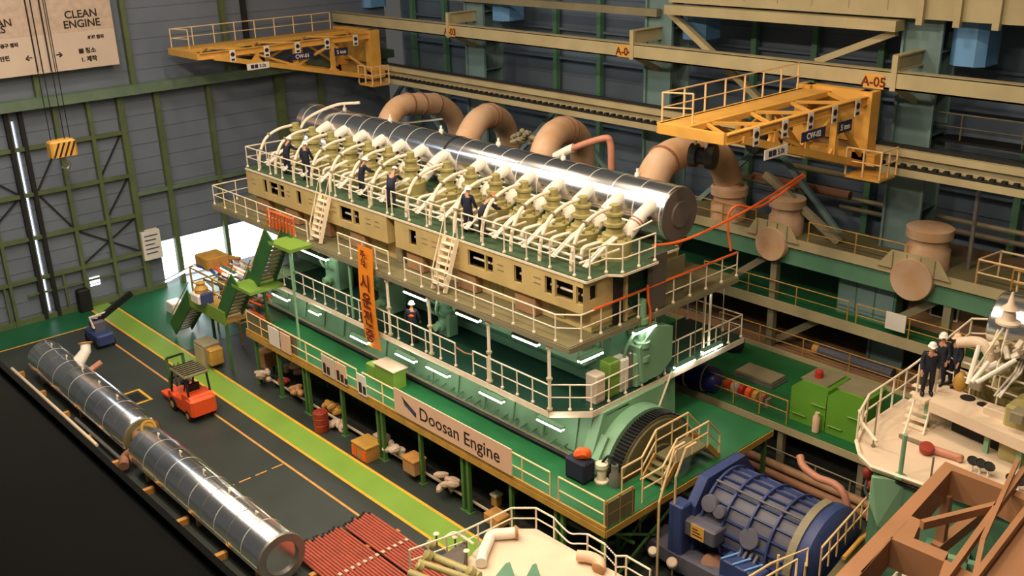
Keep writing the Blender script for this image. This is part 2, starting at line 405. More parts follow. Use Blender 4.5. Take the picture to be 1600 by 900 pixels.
# ================================================================ WALL CRANES
def jib(name, label, x0, x1, tip, ids, zt=13.82):
    """cantilever wall crane: top frame, sloping lower booms, end carriage on the back runway"""
    W = (x0 + x1) / 2
    g = thing(name, label, 'crane', (W, 36, 11.1), 'cantilever wall cranes')
    for xx in (x0, x1):
        MB().ibeam((xx, tip, zt - .17), (xx, 35.6, zt - .17), .34, .22, .04).build('top_chord', 'crane_yellow', g)
        MB().bar((xx, tip + .8, zt - .3), (xx, 35.6, 11.15), .28, .26).build('lower_boom', 'crane_yellow', g)
        n = 0
        for f in (.3, .52, .74):
            yy = tip + (35.6 - tip) * f; zb = zt - .35 + (11.15 - zt + .35) * (yy - tip - 1.2) / (35.6 - tip - 1.2)
            b = MB(); b.bar((xx, yy, zb), (xx, yy, zt - .3), .26, .2)
            b.prism([(xx - .06, yy - .4, zb + .05), (xx - .06, yy + .4, zb - .05), (xx - .06, yy, zb + .45)], (.12, 0, 0))
            b.build('truss_post', 'crane_yellow', g)
            if f < .7:
                y2 = tip + (35.6 - tip) * (f + .22); z2 = zt - .35 + (11.15 - zt + .35) * (y2 - tip - 1.2) / (35.6 - tip - 1.2)
                if f > .4: MB().bar((xx, yy, zb + .1), (xx, y2, zt - .4), .12, .12).build('truss_brace', 'crane_yellow', g)
                else: MB().bar((xx, yy, zt - .4), (xx, y2, z2 + .1), .12, .12).build('truss_brace', 'crane_yellow', g)
        MB().bar((xx, tip + (35.6 - tip) * .74, zt - .4), (xx, 35.4, 11.5), .14, .14).build('truss_brace', 'crane_yellow', g)
    MB().bar((x0, tip, zt - .17), (x1, tip, zt - .17), .2, .34).build('tip_beam', 'crane_yellow', g)
    xm = x0 + (x1 - x0) * .36
    MB().bar((xm, tip, zt - .1), (xm, 35.6, zt - .1), .4, .2).build('walkway_beam', 'crane_yellow', g)
    n = 7; s = (35.4 - tip) / n
    for k in range(n):
        a = tip + k * s
        MB().bar((xm if k % 2 else x1, a, zt - .08), (x1 if k % 2 else xm, a + s, zt - .08), .12, .1).build('lattice_bar', 'crane_yellow', g)
    MB().box(x0, xm, tip + .1, 35.4, zt - .06, zt).build('walkway_plate', 'crane_yellow', g)
    rail(g, [(xm - .05, tip + .6, zt), (x0, tip + .15, zt), (x0, 35, zt)], 1.0, 1.25, .03, 'crane_rail', .035, foot=False)
    c = MB(); c.box(x0 - .25, x0 + .35, 35.3, 35.95, 11.2, 13.96); c.box(x1 - .35, x1 + .25, 35.3, 35.95, 11.2, 13.96); c.box(x0, x1, 35.5, 35.9, 13.5, 13.96); c.box(x0 - .3, x1 + .6, 35.3, 35.95, 11.2, 11.65)
    c.build('end_carriage', 'crane_yellow', g)
    MB().box(x0 + .3, x1 - .3, 35.55, 35.8, 12.0, 13.5).build('back_panel', 'amber', g)
    # service basket at the foot
    bx = MB().box(x1 - .1, x1 + 1.3, 34.5, 35.7, 10.85, 10.95); bk = bx.build('basket_floor', 'crane_yellow', g)
    r = MB()
    cs = [(x1 - .1, 34.5), (x1 + .6, 34.5), (x1 + 1.3, 34.5), (x1 + 1.3, 35.1), (x1 + 1.3, 35.7)]
    for q in cs: r.bar((q[0], q[1], 10.95), (q[0], q[1], 12.0), .06, .06)
    r.tube([(x1 - .1, 34.5, 12.0), (x1 + 1.3, 34.5, 12.0), (x1 + 1.3, 35.7, 12.0)], .035, 6); r.tube([(x1 - .1, 34.5, 11.5), (x1 + 1.3, 34.5, 11.5), (x1 + 1.3, 35.7, 11.5)], .03, 6)
    r.build('basket_rail', 'crane_rail', bk)
    m = MB().lathe((x1 - .75, tip + 2.6, 12.9), (0, 1, 0), [(.3, 0), (.36, .1), (.36, 1.0), (.28, 1.1), (.28, 1.5)], 14); m.build('hoist_motor', 'black', g, True)
    # plates along the near top chord
    xf = x1 + .12
    for i, f in enumerate((.17, .36, .54, .72, .9)):
        y = tip + (35.4 - tip) * f
        pl = MB().box(xf, xf + .03, y - .17, y + .17, zt - .62, zt - .02).build('number_plate', 'sign_white', g)
        q = MB().lathe((xf + .03, y, zt - .24), (1, 0, 0), [(.12, 0), (.12, .012)], 12); q.build('round_mark', 'ink', pl)
        MB().box(xf + .03, xf + .042, y - .1, y + .1, zt - .57, zt - .46).build('bar_mark', 'ink', pl)
    def plate(y, z, wy, hz, m, body, mt, size):
        pl = MB().box(xf + .05, xf + .09, y - wy / 2, y + wy / 2, z - hz / 2, z + hz / 2).build('name_plate', m, g)
        t = text_mesh('lettering', body, mt, size, (xf + .095, y, z - size * .35), (0, 1, 0), (0, 0, 1), pl, align='CENTER', bold=.006)
        return pl
    L = 35.4 - tip
    pl = plate(tip + L * .3, zt - 1.02, 1.35, .34, 'sign_white', '\u25a0\u25a0 5.0t', 'sign_blue', .26)
    plate(tip + L * .56, zt - .8, 1.5, .36, 'sign_blue', ids, 'sign_white', .3)
    plate(tip + L * .8, zt - .85, .9, .42, 'sign_blue', '5 ton', 'sign_white', .3)
    return g
cA = jib('wall_crane', 'yellow cantilever wall crane reaching over the near end of the engine', -21.7, -18.95, 26.6, 'CW-02')
cB = jib('wall_crane', 'yellow cantilever wall crane at the far end beside the end wall', -54.6, -51.1, 24.5, 'CW-01')
pw = thing('cable_reel', 'black cable reel drum slung under tip of the near crane', 'cable reel', px(1095, 245, y=28.2))
p = px(1095, 245, y=28.2)
MB().lathe(p + V((-.5, 0, 0)), (1, .35, 0), [(.25, 0), (.42, .05), (.42, .3), (.3, .35), (.3, .6), (.45, .65), (.45, .95), (.2, 1)], 12).build('drum', 'black', pw, True)
b = MB()
for dx in (-.25, .2): b.bar(p + V((dx, 0, .3)), V((p.x + dx, p.y, 13.5)), .07, .07)
b.build('hanger', 'sign_white', pw)
# hook block of the hall crane
hk = px(97, 232, y=16.5)
h = thing('hook_block', 'black and yellow striped crane hook block hanging before the end wall', 'crane hook', hk)
b = MB().bevbox(hk.x - .35, hk.x + .35, hk.y - .62, hk.y + .62, hk.z - .35, hk.z + .45, .1); b.build('block', 'crane_yellow', h)
for k in range(4):
    y = hk.y - .58 + k * .25
    MB().prism([(hk.x + .355, y, hk.z - .33), (hk.x + .355, y + .1, hk.z - .33), (hk.x + .355, y + .42, hk.z + .35), (hk.x + .355, y + .32, hk.z + .35)], (.01, 0, 0)).build('stripe', 'ink', h)
MB().tube(smooth_path([hk + V((0, 0, -.35)), hk + V((0, 0, -.6)), hk + V((0, .22, -.8)), hk + V((0, .05, -1.02)), hk + V((0, -.2, -.86))]), .08, 8).build('hook', 'steel', h)
for s in (-.45, -.2, .2, .45): MB().cyl((hk.x, hk.y + s, hk.z + .4), (hk.x, hk.y + s, 24), .022, 5).build('hoist_rope', 'black', h)
# banner on the end wall
p0, p1 = px(-20, 124, x=-55.0), px(187, 100, x=-55.0)
bn = thing('banner', 'big pale cloth banner with engine lettering high on the end wall', 'banner', (-55, p1.y, p1.z))
B0 = MB().box(-55.05, -55.0, 12.5, p1.y, p1.z, p1.z + 4.6).build('cloth', 'banner_white', bn)
zz = p1.z
MB().box(-54.998, -54.992, 12.5, p1.y - .02, zz + 1.9, zz + 4.6).build('grey_band', 'sack', B0)
def bt(body, u, v, s, m='ink', al='CENTER'):
    q = px(u, v, x=-54.98); text_mesh('lettering', body, m, s, (-54.985, q.y, q.z), (0, 1, 0), (0, 0, 1), B0, align=al, bold=.012)
bt('CLEAN', 127, 27, .54); bt('ENGINE', 129, 42, .54); bt('...AN', 2, 42, .5); bt('..S', 2, 52, .5)
bt('\u25a0 \uccad\uc18c', 137, 82, .3); bt('1. \uc81c\uc791', 140, 95, .3); bt('\u2190          \u2192', 70, 92, .4)
bt('\uc790\uc7ac \uc815\ub9ac', 150, 60, .22); bt('\uacf5\uad6c \uc815\ub9ac', 15, 74, .22); bt('\uc548\uc804', 8, 95, .26)
for u in (46, 53, 66, 73):
    a = px(u, 0, x=-54.9); c = px(u + 14, 112, x=-54.9); MB().tube([(-54.9, c.y, c.z), (-54.9, c.y, 19)], .02, 5).build('cord', 'ink', bn)
# door side: notice boards
p = px(238, 383, x=-55.3)
nb = thing('notice_board', 'lavender notice board on the end wall left of the bright doorway', 'board', p)
MB().box(-55.78, -55.3, p.y - .55, p.y + .55, p.z - .85, p.z + .85).build('panel', 'sign_white', nb)
for k in range(5): MB().box(-55.3, -55.29, p.y - .4, p.y + .4 - .12 * (k % 3), p.z + .55 - k * .26, p.z + .62 - k * .26).build('line', 'cloth_blue', nb)
# ================================================================ MAIN ENGINE
EN = thing('ship_engine', 'huge fourteen cylinder ship diesel engine with chrome exhaust receiver under test', 'engine', (-32, 25, 0))
# bedplate and crankcase
b = MB()
b.prism([(-42.6, 22.55, 0), (-42.6, 22.3, 2.3), (-42.6, 22.3, 2.62), (-42.6, 27.4, 2.62), (-42.6, 27.4, 0)], (21.4, 0, 0))
b.build('bedplate', 'mint', EN)
b = MB(); b.prism([(-42.4, 22.42, 2.62), (-42.4, 22.75, 4.45), (-42.4, 27.2, 4.45), (-42.4, 27.3, 2.62)], (21.3, 0, 0))
CR = b.build('crankcase', 'mint', EN)
for k in range(13):                                       # crankcase doors with rims
    xa = -42.0 + k * 1.6
    d = MB(); d.prism([(xa, 22.44, 2.85), (xa + 1.15, 22.44, 2.85), (xa + 1.15, 22.66, 4.2), (xa, 22.66, 4.2)], (0, -.05, 0)); d.build('crankcase_door', 'mint', CR)
b = MB(); b.bar((-42.5, 22.2, 2.74), (-21.3, 22.2, 2.74), .14, .12); b.build('ledge', 'tan_dark', EN)
MB().tube([(-42.5, 22.05, 2.78), (-21.3, 22.05, 2.78)], .07, 6).build('drain_pipe', 'black', EN)
for k in range(18):
    xa = -31 + k * .52; MB().bar((xa, 22.2, 2.86), (xa + .16, 22.42, 3.02), .05, .05).build('cleat', 'mint_dark', EN)
# middle frame behind deck two
b = MB(); b.box(-42.2, -21.5, 24.1, 27.0, 4.78, 7.1); b.box(-42.2, -21.5, 23.95, 24.1, 4.78, 5.1)
FR = b.build('frame_box', 'mint_dark', EN)
for k in range(12):
    xa = -41.6 + k * 1.68
    MB().box(xa, xa + 1.1, 24.02, 24.1, 5.3, 6.7).build('frame_door', 'mint', FR)
MB().bevbox(-34.5, -22.0, 23.25, 24.0, 5.75, 6.25, .06).build('oil_channel', 'mint', EN)
# hydraulic pump blocks on deck two
for (u, v, s, nm) in ((530, 425, 1.25, 'pump_block'), (612, 455, 1.15, 'pump_block'), (700, 500, .8, 'pump_block'), (990, 530, 1.1, 'end_pump')):
    p = px(u, v, y=23.2) if nm == 'pump_block' else px(u, v, x=-21.4)
    b = MB(); b.bevbox(p.x - .42 * s, p.x + .42 * s, p.y - .35 * s, p.y + .35 * s, 4.75, 4.75 + 1.2 * s, .08)
    PB = b.build(nm, 'mint', EN)
    MB().lathe((p.x, p.y, 4.75 + 1.2 * s), (0, 0, 1), [(.34, 0), (.34, .12), (.24, .16), (.24, .5 * s), (.3, .52 * s), (.3, .7 * s), (.1, .75 * s)], 14).build('pump_motor', 'mint_dark', PB, True)
    MB().lathe((p.x, p.y - .35 * s, 5.2), (0, -1, 0), [(.22, 0), (.22, .2), (.16, .22), (.16, .4)], 12).build('pump_flange', 'mint', PB, True)
    for q in (-.2, .2): MB().tube(smooth_path([(p.x + q, p.y - .3, 5.6), (p.x + q, p.y - .7, 5.9), (p.x + q * 2, p.y - .7, 6.6), (p.x + q * 2, p.y, 7.1)]), .06, 6).build('oil_pipe', 'mint', PB)
# flywheel end: end wall, arched guard, flywheel
b = MB(); b.prism([(-21.2, 22.5, 0), (-21.2, 22.35, 3.1), (-21.2, 22.9, 4.5), (-21.2, 26.2, 4.5), (-21.2, 26.6, 3.0), (-21.2, 26.6, 0)], (.45, 0, 0))
EW = b.build('end_wall', 'mint', EN)
arc = lambda r, cy, cz, a0, a1, n, x: [(x, cy + r * math.cos(a0 + (a1 - a0) * i / n), cz + r * math.sin(a0 + (a1 - a0) * i / n)) for i in range(n + 1)]
ar = arc(2.1, 24.4, 2.15, math.pi * 1.02, -.02 * math.pi, 22, -20.75)
MB().prism(ar, (.55, 0, 0)).build('arch_guard', 'mint', EN)
MB().prism([(-20.75, 22.35, 2.2), (-20.75, 22.3, 3.0), (-20.75, 22.8, 3.75), (-20.75, 23.0, 3.5), (-20.75, 22.5, 2.2)], (.3, 0, 0)).build('guard_plate', 'mint', EN)
fl = MB().lathe((-20.1, 24.4, 2.15), (1, 0, 0), [(2.02, 0), (2.02, .5), (1.9, .5), (1.88, .56), (1.0, .56), (.95, .62), (.4, .62)], 48)
FW = fl.build('flywheel', 'deck_olive', EN, True)
g = MB()
for k in range(96):
    a = 2 * math.pi * k / 96; g.bar((-20.08, 24.4 + 2.05 * math.cos(a), 2.15 + 2.05 * math.sin(a)), (-19.62, 24.4 + 2.05 * math.cos(a), 2.15 + 2.05 * math.sin(a)), .07, .07)
g.lathe((-20.08, 24.4, 2.15), (1, 0, 0), [(2.03, 0), (2.03, .46)], 48)
g.build('ring_gear', 'black', FW)
for k in range(12):
    a = 2 * math.pi * k / 12; MB().lathe((-19.52, 24.4 + .7 * math.cos(a), 2.15 + .7 * math.sin(a)), (1, 0, 0), [(.08, 0), (.08, .12)], 6).build('bolt', 'steel', FW)
# end fittings
b = MB(); b.prism([(-21.3, 25.0, 4.9), (-21.3, 24.8, 6.3), (-21.3, 25.6, 6.9), (-21.3, 26.6, 6.6), (-21.3, 26.6, 5.3), (-21.3, 26.0, 4.9)], (.5, 0, 0)); b.build('end_cover', 'mint', EN)
MB().tube([px(1003, 565, x=-21.0), px(1003, 468, x=-21.0)], [.16, .16], 10).build('vent_pipe', 'mint', EN, True)
for v, r in ((536, .3), (558, .28), (500, .24)): MB().lathe(px(1003, v, x=-21.0), (0, 0, 1), [(r * .6, -.12), (r, -.1), (r, .1), (r * .6, .12)], 12).build('pipe_flange', 'mint', EN, True)
# cylinder frame: lower step and overhanging box in two halves
SPL = sx(611, 22.3, 8.9)
XA, XB = -43.2, -21.15
for (x0, x1) in ((XA, SPL - .28), (SPL + .25, XB)):
    b = MB(); b.box(x0 + .1, x1 - .05, 22.75, 27.2, 7.42, 8.2); CF = b.build('cylinder_frame', 'engine_tan', EN)
    n = int((x1 - x0) / 2.7)
    for k in range(n):
        xa = x0 + .5 + k * (x1 - x0 - .8) / n
        MB().bevbox(xa, xa + 1.05, 22.42, 22.75, 7.44, 8.16, .03).build('cover_block', 'engine_brown', CF)
        MB().box(xa + 1.45, xa + 2.2, 22.7, 22.75, 7.6, 7.95).build('cover_plate', 'engine_olive', CF)
    wins = []
    for (ua, ub, v) in ((411, 417, 292), (421, 434, 296), (436, 444, 302), (463, 470, 310), (531, 549, 334), (552, 561, 340), (639, 650, 370), (731, 757, 402), (759, 770, 410), (803, 815, 425), (851, 862, 437), (867, 895, 447), (900, 911, 457)):
        a, c = sx(ua, 22.3, 8.85), sx(ub, 22.3, 8.85)
        if a > x0 and c < x1: wins.append((a, c))
    b = MB(); zs = (8.2, 8.52, 9.14, 9.42); last = x0          # front plate with openings
    b.box(x0, x1, 22.3, 22.4, 8.2, 8.52); b.box(x0, x1, 22.3, 22.4, 9.14, 9.42)
    for (a, c) in wins: b.box(last, a, 22.3, 22.4, 8.52, 9.14); last = c
    b.box(last, x1, 22.3, 22.4, 8.52, 9.14)
    b.box(x0, x1, 22.4, 27.2, 8.2, 8.3); b.box(x0, x0 + .1, 22.4, 27.2, 8.3, 9.42); 
    if x1 < XB - .1: b.box(x1 - .1, x1, 22.4, 27.2, 8.3, 9.42)
    else:
        b.box(x1 - .1, x1, 22.4, 22.62, 8.3, 9.42); b.box(x1 - .1, x1, 22.62, 22.98, 8.3, 8.6); b.box(x1 - .1, x1, 22.62, 22.98, 9.12, 9.42); b.box(x1 - .1, x1, 22.98, 27.2, 8.3, 9.42)
    FB = b.build('front_box', 'engine_tan', EN)
    MB().box(x0 + .1, x1 - .12, 22.95, 23.0, 8.3, 9.4).build('opening_shade', 'black', FB)  # black plate puts the inside shade behind the openings
    for (a, c) in wins:
        MB().tube([(a, 22.6, 8.75), (c, 22.6, 8.75)], .05, 6).build('inner_pipe', 'insulation', FB)
    xx = x0 + .5
    while xx < x1 - .6:
        if not any(a - .45 < xx < c + .1 for a, c in wins):
            for zz in (8.75, 8.95): MB().box(xx, xx + .32, 22.285, 22.3, zz, zz + .035).build('vent_slot', 'tan_dark', FB)
        xx += .62
# shade of a recess put in as a dark plate, and round opening at the flywheel end of the frame
MB().box(-21.15, -21.05, 23.75, 24.15, 7.45, 9.3).build('end_slot_shade', 'dark', EN)
MB().lathe((-21.14, 25.3, 8.5), (1, 0, 0), [(.95, 0), (.95, .08), (.82, .08), (.82, .02), (.01, .02)], 28).build('end_hatch', 'deck_darkgreen', EN, True)
MB().box(-21.15, -20.98, 24.2, 24.32, 7.45, 9.3).build('end_rib', 'engine_tan', EN)
# chain drive cover between the halves
MB().bevbox(SPL - .22, SPL + .2, 22.6, 26.5, 7.42, 9.2, .05).build('chain_case', 'tan_dark', EN)
# ---- exhaust receiver
RYC, RZC, RR = 27.35, 10.5, 1.0
xs = sx(716, RYC, RZC + .9)
rc = MB().lathe((-45.2, RYC, RZC), (1, 0, 0), [(.1, 0), (.85, .02), (RR, .1), (RR, 45.2 + xs - .06), (RR * .97, 45.2 + xs - .04), (RR * .97, 45.2 + xs + .04), (RR, 45.2 + xs + .06), (RR, 23.85), (RR - .03, 23.9), (.1, 23.92)], 56)
RC = rc.build('exhaust_receiver', 'chrome', EN, True)
MB().lathe((xs - .07, RYC, RZC), (1, 0, 0), [(RR + .012, 0), (RR + .012, .14)], 48).build('receiver_joint', 'black', RC, True)
MB().lathe((-21.29, RYC, RZC), (1, 0, 0), [(.97, 0), (.97, .03), (.5, .05), (.46, .1), (.01, .1)], 40).build('end_cap', 'grey_plate', RC, True)
for k in range(20):
    xx = -44.6 + k * 1.22
    if abs(xx - xs) > .3: MB().lathe((xx, RYC, RZC), (1, 0, 0), [(RR + .006, 0), (RR + .006, .045)], 48).build('strap', 'chrome_strap', RC, True)
for k in range(6): MB().lathe((-42.5 + k * 3.8, RYC + .3, RZC + RR - .06), (0, 0, 1), [(.1, 0), (.1, .12), (.05, .14), (.05, .28)], 8).build('lifting_eye', 'insulation', RC, True)
b = MB()
for k in range(8): b.box(-43 + k * 3, -42.7 + k * 3, RYC - .4, RYC + .4, 8.4, RZC - RR + .08)
for k in range(8): MB().box(-43 + k * 3, -42.7 + k * 3, RYC - .4, RYC + .4, 8.3, RZC - RR + .1).build('receiver_foot', 'mint_dark', EN)
# ---- cylinder units
CYX = [sx(u, 22.62, 9.45) for u in (406, 431, 459, 487, 516, 547, 580, 635, 672, 710, 753, 798, 843, 892)]
def cylinder_unit(x):
    y, z = 24.75, 9.42
    c = MB().lathe((x, y, z), (0, 0, 1), [(.66, 0), (.66, .12), (.6, .14), (.6, .62), (.56, .66), (.4, .72), (.38, .8)], 14)
    for k in range(8):
        a = 2 * math.pi * k / 8; c.lathe((x + .5 * math.cos(a), y + .5 * math.sin(a), z + .6), (0, 0, 1), [(.06, 0), (.06, .16)], 6)
    U = c.build('cylinder_cover', 'engine_olive', EN, True)
    v = MB().lathe((x, y, z + .74), (0, 0, 1), [(.42, 0), (.42, .1), (.3, .14), (.27, .36), (.38, .4), (.38, .5), (.25, .52), (.25, .74), (.31, .76), (.31, .84), (.18, .86), (.18, 1.12), (.1, 1.15)], 14)
    v.build('exhaust_valve', 'engine_olive', U, True)
    # pale insulated elbow up to the receiver
    pa = smooth_path([(x + .12, y + .3, z + .55), (x + .16, y + .62, z + .8), (x + .2, y + 1.15, z + 1.25), (x + .22, y + 1.75, z + 1.55)], 4)
    E = MB().tube(pa, [.16, .22, .25, .25, .25, .25, .25, .24, .24, .23, .23, .22, .2][:len(pa)], 12).build('exhaust_elbow', 'insulation', U, True)
    a, d = V((x + .18, y + .85, z + 1.0)), V((.05, .55, .42)).normalized()
    for q in (0, .12): MB().lathe(a + d * q, d, [(.25, 0), (.28, .015), (.28, .05), (.25, .065)], 14).build('bellows_ring', 'pink_ring', E, True)
    # curved water pipe from the gallery up to the valve
    w = smooth_path([(x, 22.62, z - .05), (x, 22.66, z + .5), (x, 22.82, z + .98), (x, 23.18, z + 1.45), (x, 23.85, z + 1.72), (x, y - .2, z + 1.78)], 5)
    W = MB().tube(w, .068, 8).build('curved_pipe', 'cream', U, True)
    for q in (9, 16): MB().lathe(w[q], (w[q + 1] - w[q]), [(.11, -.04), (.14, -.03), (.14, .03), (.11, .04)], 8).build('pipe_joint', 'tan_dark', W)
    # thin high pressure pipes
    for (dx, tx) in ((.42, .62), (.5, .78), (.58, .7)):
        MB().tube([(x + dx, 22.75, z + .25), (x + tx, 23.5, z + .85), (x + tx - .15, 24.2, z + .95)], .035, 5).build('pressure_pipe', 'insulation', U)
    MB().tube([(x + .3, 22.7, z + .35), (x + .95, 23.95, z + .68)], .04, 5).build('brace_pipe', 'cream', U)
    MB().tube(smooth_path([(x - .3, 23.5, z), (x - .3, 23.5, z + .5), (x - .2, 23.9, z + .6), (x - .15, 24.3, z + .6)], 3), .07, 6).build('fuel_pipe', 'insulation', U)
    MB().bevbox(x - .55, x - .15, 23.25, 23.75, z, z + .32, .04).build('valve_block', 'tan_dark', U)
    MB().lathe((x + .15, 23.7, z), (0, 0, 1), [(.16, 0), (.16, .3), (.2, .32), (.2, .4), (.08, .44)], 10).build('accumulator', 'engine_olive', U, True)
    MB().lathe((x + .62, y + 1.05, z + 1.25), (0, 1, .2), [(.07, 0), (.07, .1)], 8).build('black_knob', 'black', U)
    MB().tube([(x + .4, y + .5, z + .9), (x + .75, y + 1.1, z + 1.2)], .03, 5).build('air_pipe', 'insulation', U)
    return U
UNIT0 = cylinder_unit(CYX[0])
for x in CYX[1:]:
    c = UNIT0.copy(); COL.objects.link(c); c.parent = EN; c.location = UNIT0.location + V((x - CYX[0], 0, 0))
    for ch in UNIT0.children:
        d = ch.copy(); COL.objects.link(d); d.parent = c
        for gch in ch.children:
            e = gch.copy(); COL.objects.link(e); e.parent = d
for (y, z, r) in ((23.15, 9.75, .05), (25.9, 10.15, .06), (25.95, 10.35, .04)): MB().tube([(-42.6, y, z), (-22, y, z)], r, 6).build('long_pipe', 'insulation', EN)
MB().tube(smooth_path([(-43, 25.2, 10.6), (-43.3, 26, 11.2), (-42.6, 27.2, 11.75), (-41.5, 27.9, 11.9)], 5), .07, 6).build('vent_hose', 'cream', EN)
# ---------------------------------------------------------------- galleries around the engine
def deck(name, label, polys, z, th, m, medge, grp='galleries around the main engine'):
    a = V(polys[0][0])
    g = thing(name, label, 'platform', (a.x, a.y, z), grp)
    b = MB()
    for p in polys: b.prism([(q[0], q[1], z - .03) for q in p], (0, 0, .03))
    b.build('deck', m, g)
    f = MB()
    for p in polys:
        for i in range(len(p)):
            q, r = p[i], p[(i + 1) % len(p)]; f.bar((q[0], q[1], z - th / 2 - .03), (r[0], r[1], z - th / 2 - .03), .07, th)
    f.build('edge_frame', medge, g)
    return g
d3 = deck('upper_gallery', 'cream railed upper gallery halfway up the main engine', [((-45.3, 21.4), (-21.1, 21.4), (-21.1, 22.75), (-45.3, 22.75)), ((-45.3, 22.75), (-43.3, 22.75), (-43.3, 27), (-45.3, 27)), ((-21.1, 21.4), (-20.9, 21.4), (-20.9, 30.6), (-23.6, 30.6), (-23.6, 27.4), (-21.1, 27.4))], 7.4, .2, 'deck_olive', 'tan_dark')
rail(d3, [(-36.7, 21.46, 7.4), (-45.2, 21.46, 7.4), (-45.2, 23.9, 7.4)], .95, 1.05)
ca = sx(548, 21.46, 8.0)
rail(d3, [(-34.3, 21.46, 7.4), (sx(607, 21.46, 8), 21.46, 7.4)], .95, .9)
rail(d3, [(sx(633, 21.46, 7.6), 21.46, 7.4), (-21.6, 21.46, 7.4), (-20.95, 22.0, 7.4), (-20.95, 30.55, 7.4)], .95, 1.0)
MB().tube([(-20.95, 22.6, 8.37), (-20.95, 30.5, 8.37)], .045, 6).build('orange_rail_cable', 'cable', d3)
for u in (605, 670, 763, 858):                             # posts down to the middle gallery
    xx = sx(u, 21.5, 6.8); b = MB().tube([(xx, 21.5, 4.7), (xx, 21.5, 7.2)], .06, 8); P = b.build('support_post', 'cream', d3)
    for zz in (4.75, 5.9, 7.05): MB().lathe((xx, 21.5, zz), (0, 0, 1), [(.11, -.04), (.11, .04)], 8).build('collar', 'tan_steel', P)
for u in (455, 547): 
    xx = sx(u, 21.5, 6.5); MB().tube([(xx, 21.5, 4.7), (xx, 21.5, 7.2)], .06, 8).build('support_post', 'mint', d3)
d2 = deck('middle_gallery', 'cream railed middle gallery with dark green floor on the main engine', [((-40.2, 21.45), (-21.95, 21.45), (-20.9, 22.5), (-20.9, 24.1), (-40.2, 24.1)), ((-21.5, 24.1), (-20.9, 24.1), (-20.9, 31.2), (-23.8, 31.2), (-23.8, 27.3), (-21.5, 27.3))], 4.7, .22, 'deck_darkgreen', 'cream')
rail(d2, [(-40.1, 21.5, 4.7), (-35.0, 21.5, 4.7)], .95, .8)
rail(d2, [(-35.0, 21.5, 4.7), (sx(712, 21.5, 4.9), 21.5, 4.7)], .95, .85)
rail(d2, [(sx(740, 21.5, 4.9), 21.5, 4.7), (-22.0, 21.5, 4.7), (-20.95, 22.5, 4.7), (-20.95, 26.0, 4.7)], .95, .78)
rail(d2, [(-20.95, 26.4, 4.7), (-20.95, 28.6, 4.7)], 1.15, .8)
rail(d2, [(-20.95, 28.6, 4.7), (-20.95, 31.1, 4.7), (-23.6, 31.1, 4.7)], .95, .9)
MB().tube([(sx(712, 21.5, 5.2), 21.5, 5.5), (sx(726, 21.5, 5.2), 21.5, 5.42), (sx(740, 21.5, 5.2), 21.5, 5.5)], .03, 5).build('chain', 'rust', d2)
for k in range(9):                                        # brackets under the middle gallery
    xx = -39.5 + k * 2.15
    MB().bar((xx, 21.5, 4.5), (xx, 22.6, 4.2), .12, .12).build('bracket', 'tan_steel', d2)
d4 = deck('top_gallery', 'dark green top gallery with cream railing around the cylinder heads', [((XA, 22.3), (-21.0, 22.3), (-21.0, 23.3), (-20.6, 23.6), (-20.6, 25.4), (-21.0, 25.4), (-21.0, 27.0), (XA, 27.0))], 9.45, .08, 'top_floor', 'cream')
yf = 22.36
rail(d4, [(-42.9, 25.4, 9.45), (-43.15, 22.4, 9.45), (sx(500, yf, 9.9), yf, 9.45)], .98, 1.15)
rail(d4, [(sx(523, yf, 9.9), yf, 9.45), (sx(604, yf, 9.9), yf, 9.45)], .98, 1.1)
rail(d4, [(sx(612, yf, 9.9), yf, 9.45), (sx(695, yf, 9.9), yf, 9.45)], .98, 1.1)
rail(d4, [(sx(722, yf, 9.9), yf, 9.45), (-21.6, yf, 9.45)], .98, 1.15)
rail(d4, [(-21.05, 22.5, 9.45), (-21.05, 23.3, 9.45), (-20.65, 23.65, 9.45), (-20.65, 25.3, 9.45)], .98, .85)
# ladders between the upper and top galleries
def stairs(name, label, top, bot, wdir, width, m, n, mt=None, railh=.8, grp=None, cat='stairs'):
    top, bot, wd = V(top), V(bot), V(wdir).normalized() * width / 2
    g = thing(name, label, cat, bot, grp)
    for s in (-1, 1):
        MB().bar(bot + wd * s, top + wd * s, .05, .16).build('stringer', m, g)
        if railh:
            h = V((0, 0, railh)); MB().tube([bot + wd * s, bot + wd * s + h, top + wd * s + h, top + wd * s], .028, 6).build('handrail', m, g)
            mid = (bot + top) / 2 + wd * s; MB().tube([mid, mid + h], .024, 6).build('stanchion', m, g)
    d = (top - bot); hd = V((d.x, d.y, 0)).normalized() * .11
    for k in range(1, n):
        c = bot + d * (k / n); MB().prism([c - wd - hd, c + wd - hd, c + wd + hd, c - wd + hd], (0, 0, -.03)).build('tread', mt or m, g)
    return g
for i, (u, lab) in enumerate(((511, 'cream ladder up to the top gallery near the far end of engine'), (708, 'cream ladder up to the top gallery near the middle of engine'))):
    xx = sx(u, 22.3, 9.45)
    stairs('ladder_stairs', lab, (xx, 22.2, 9.45), (xx - .15, 21.62, 7.45), (1, 0, 0), .72, 'cream', 8, grp='ladders on the main engine', railh=.7)
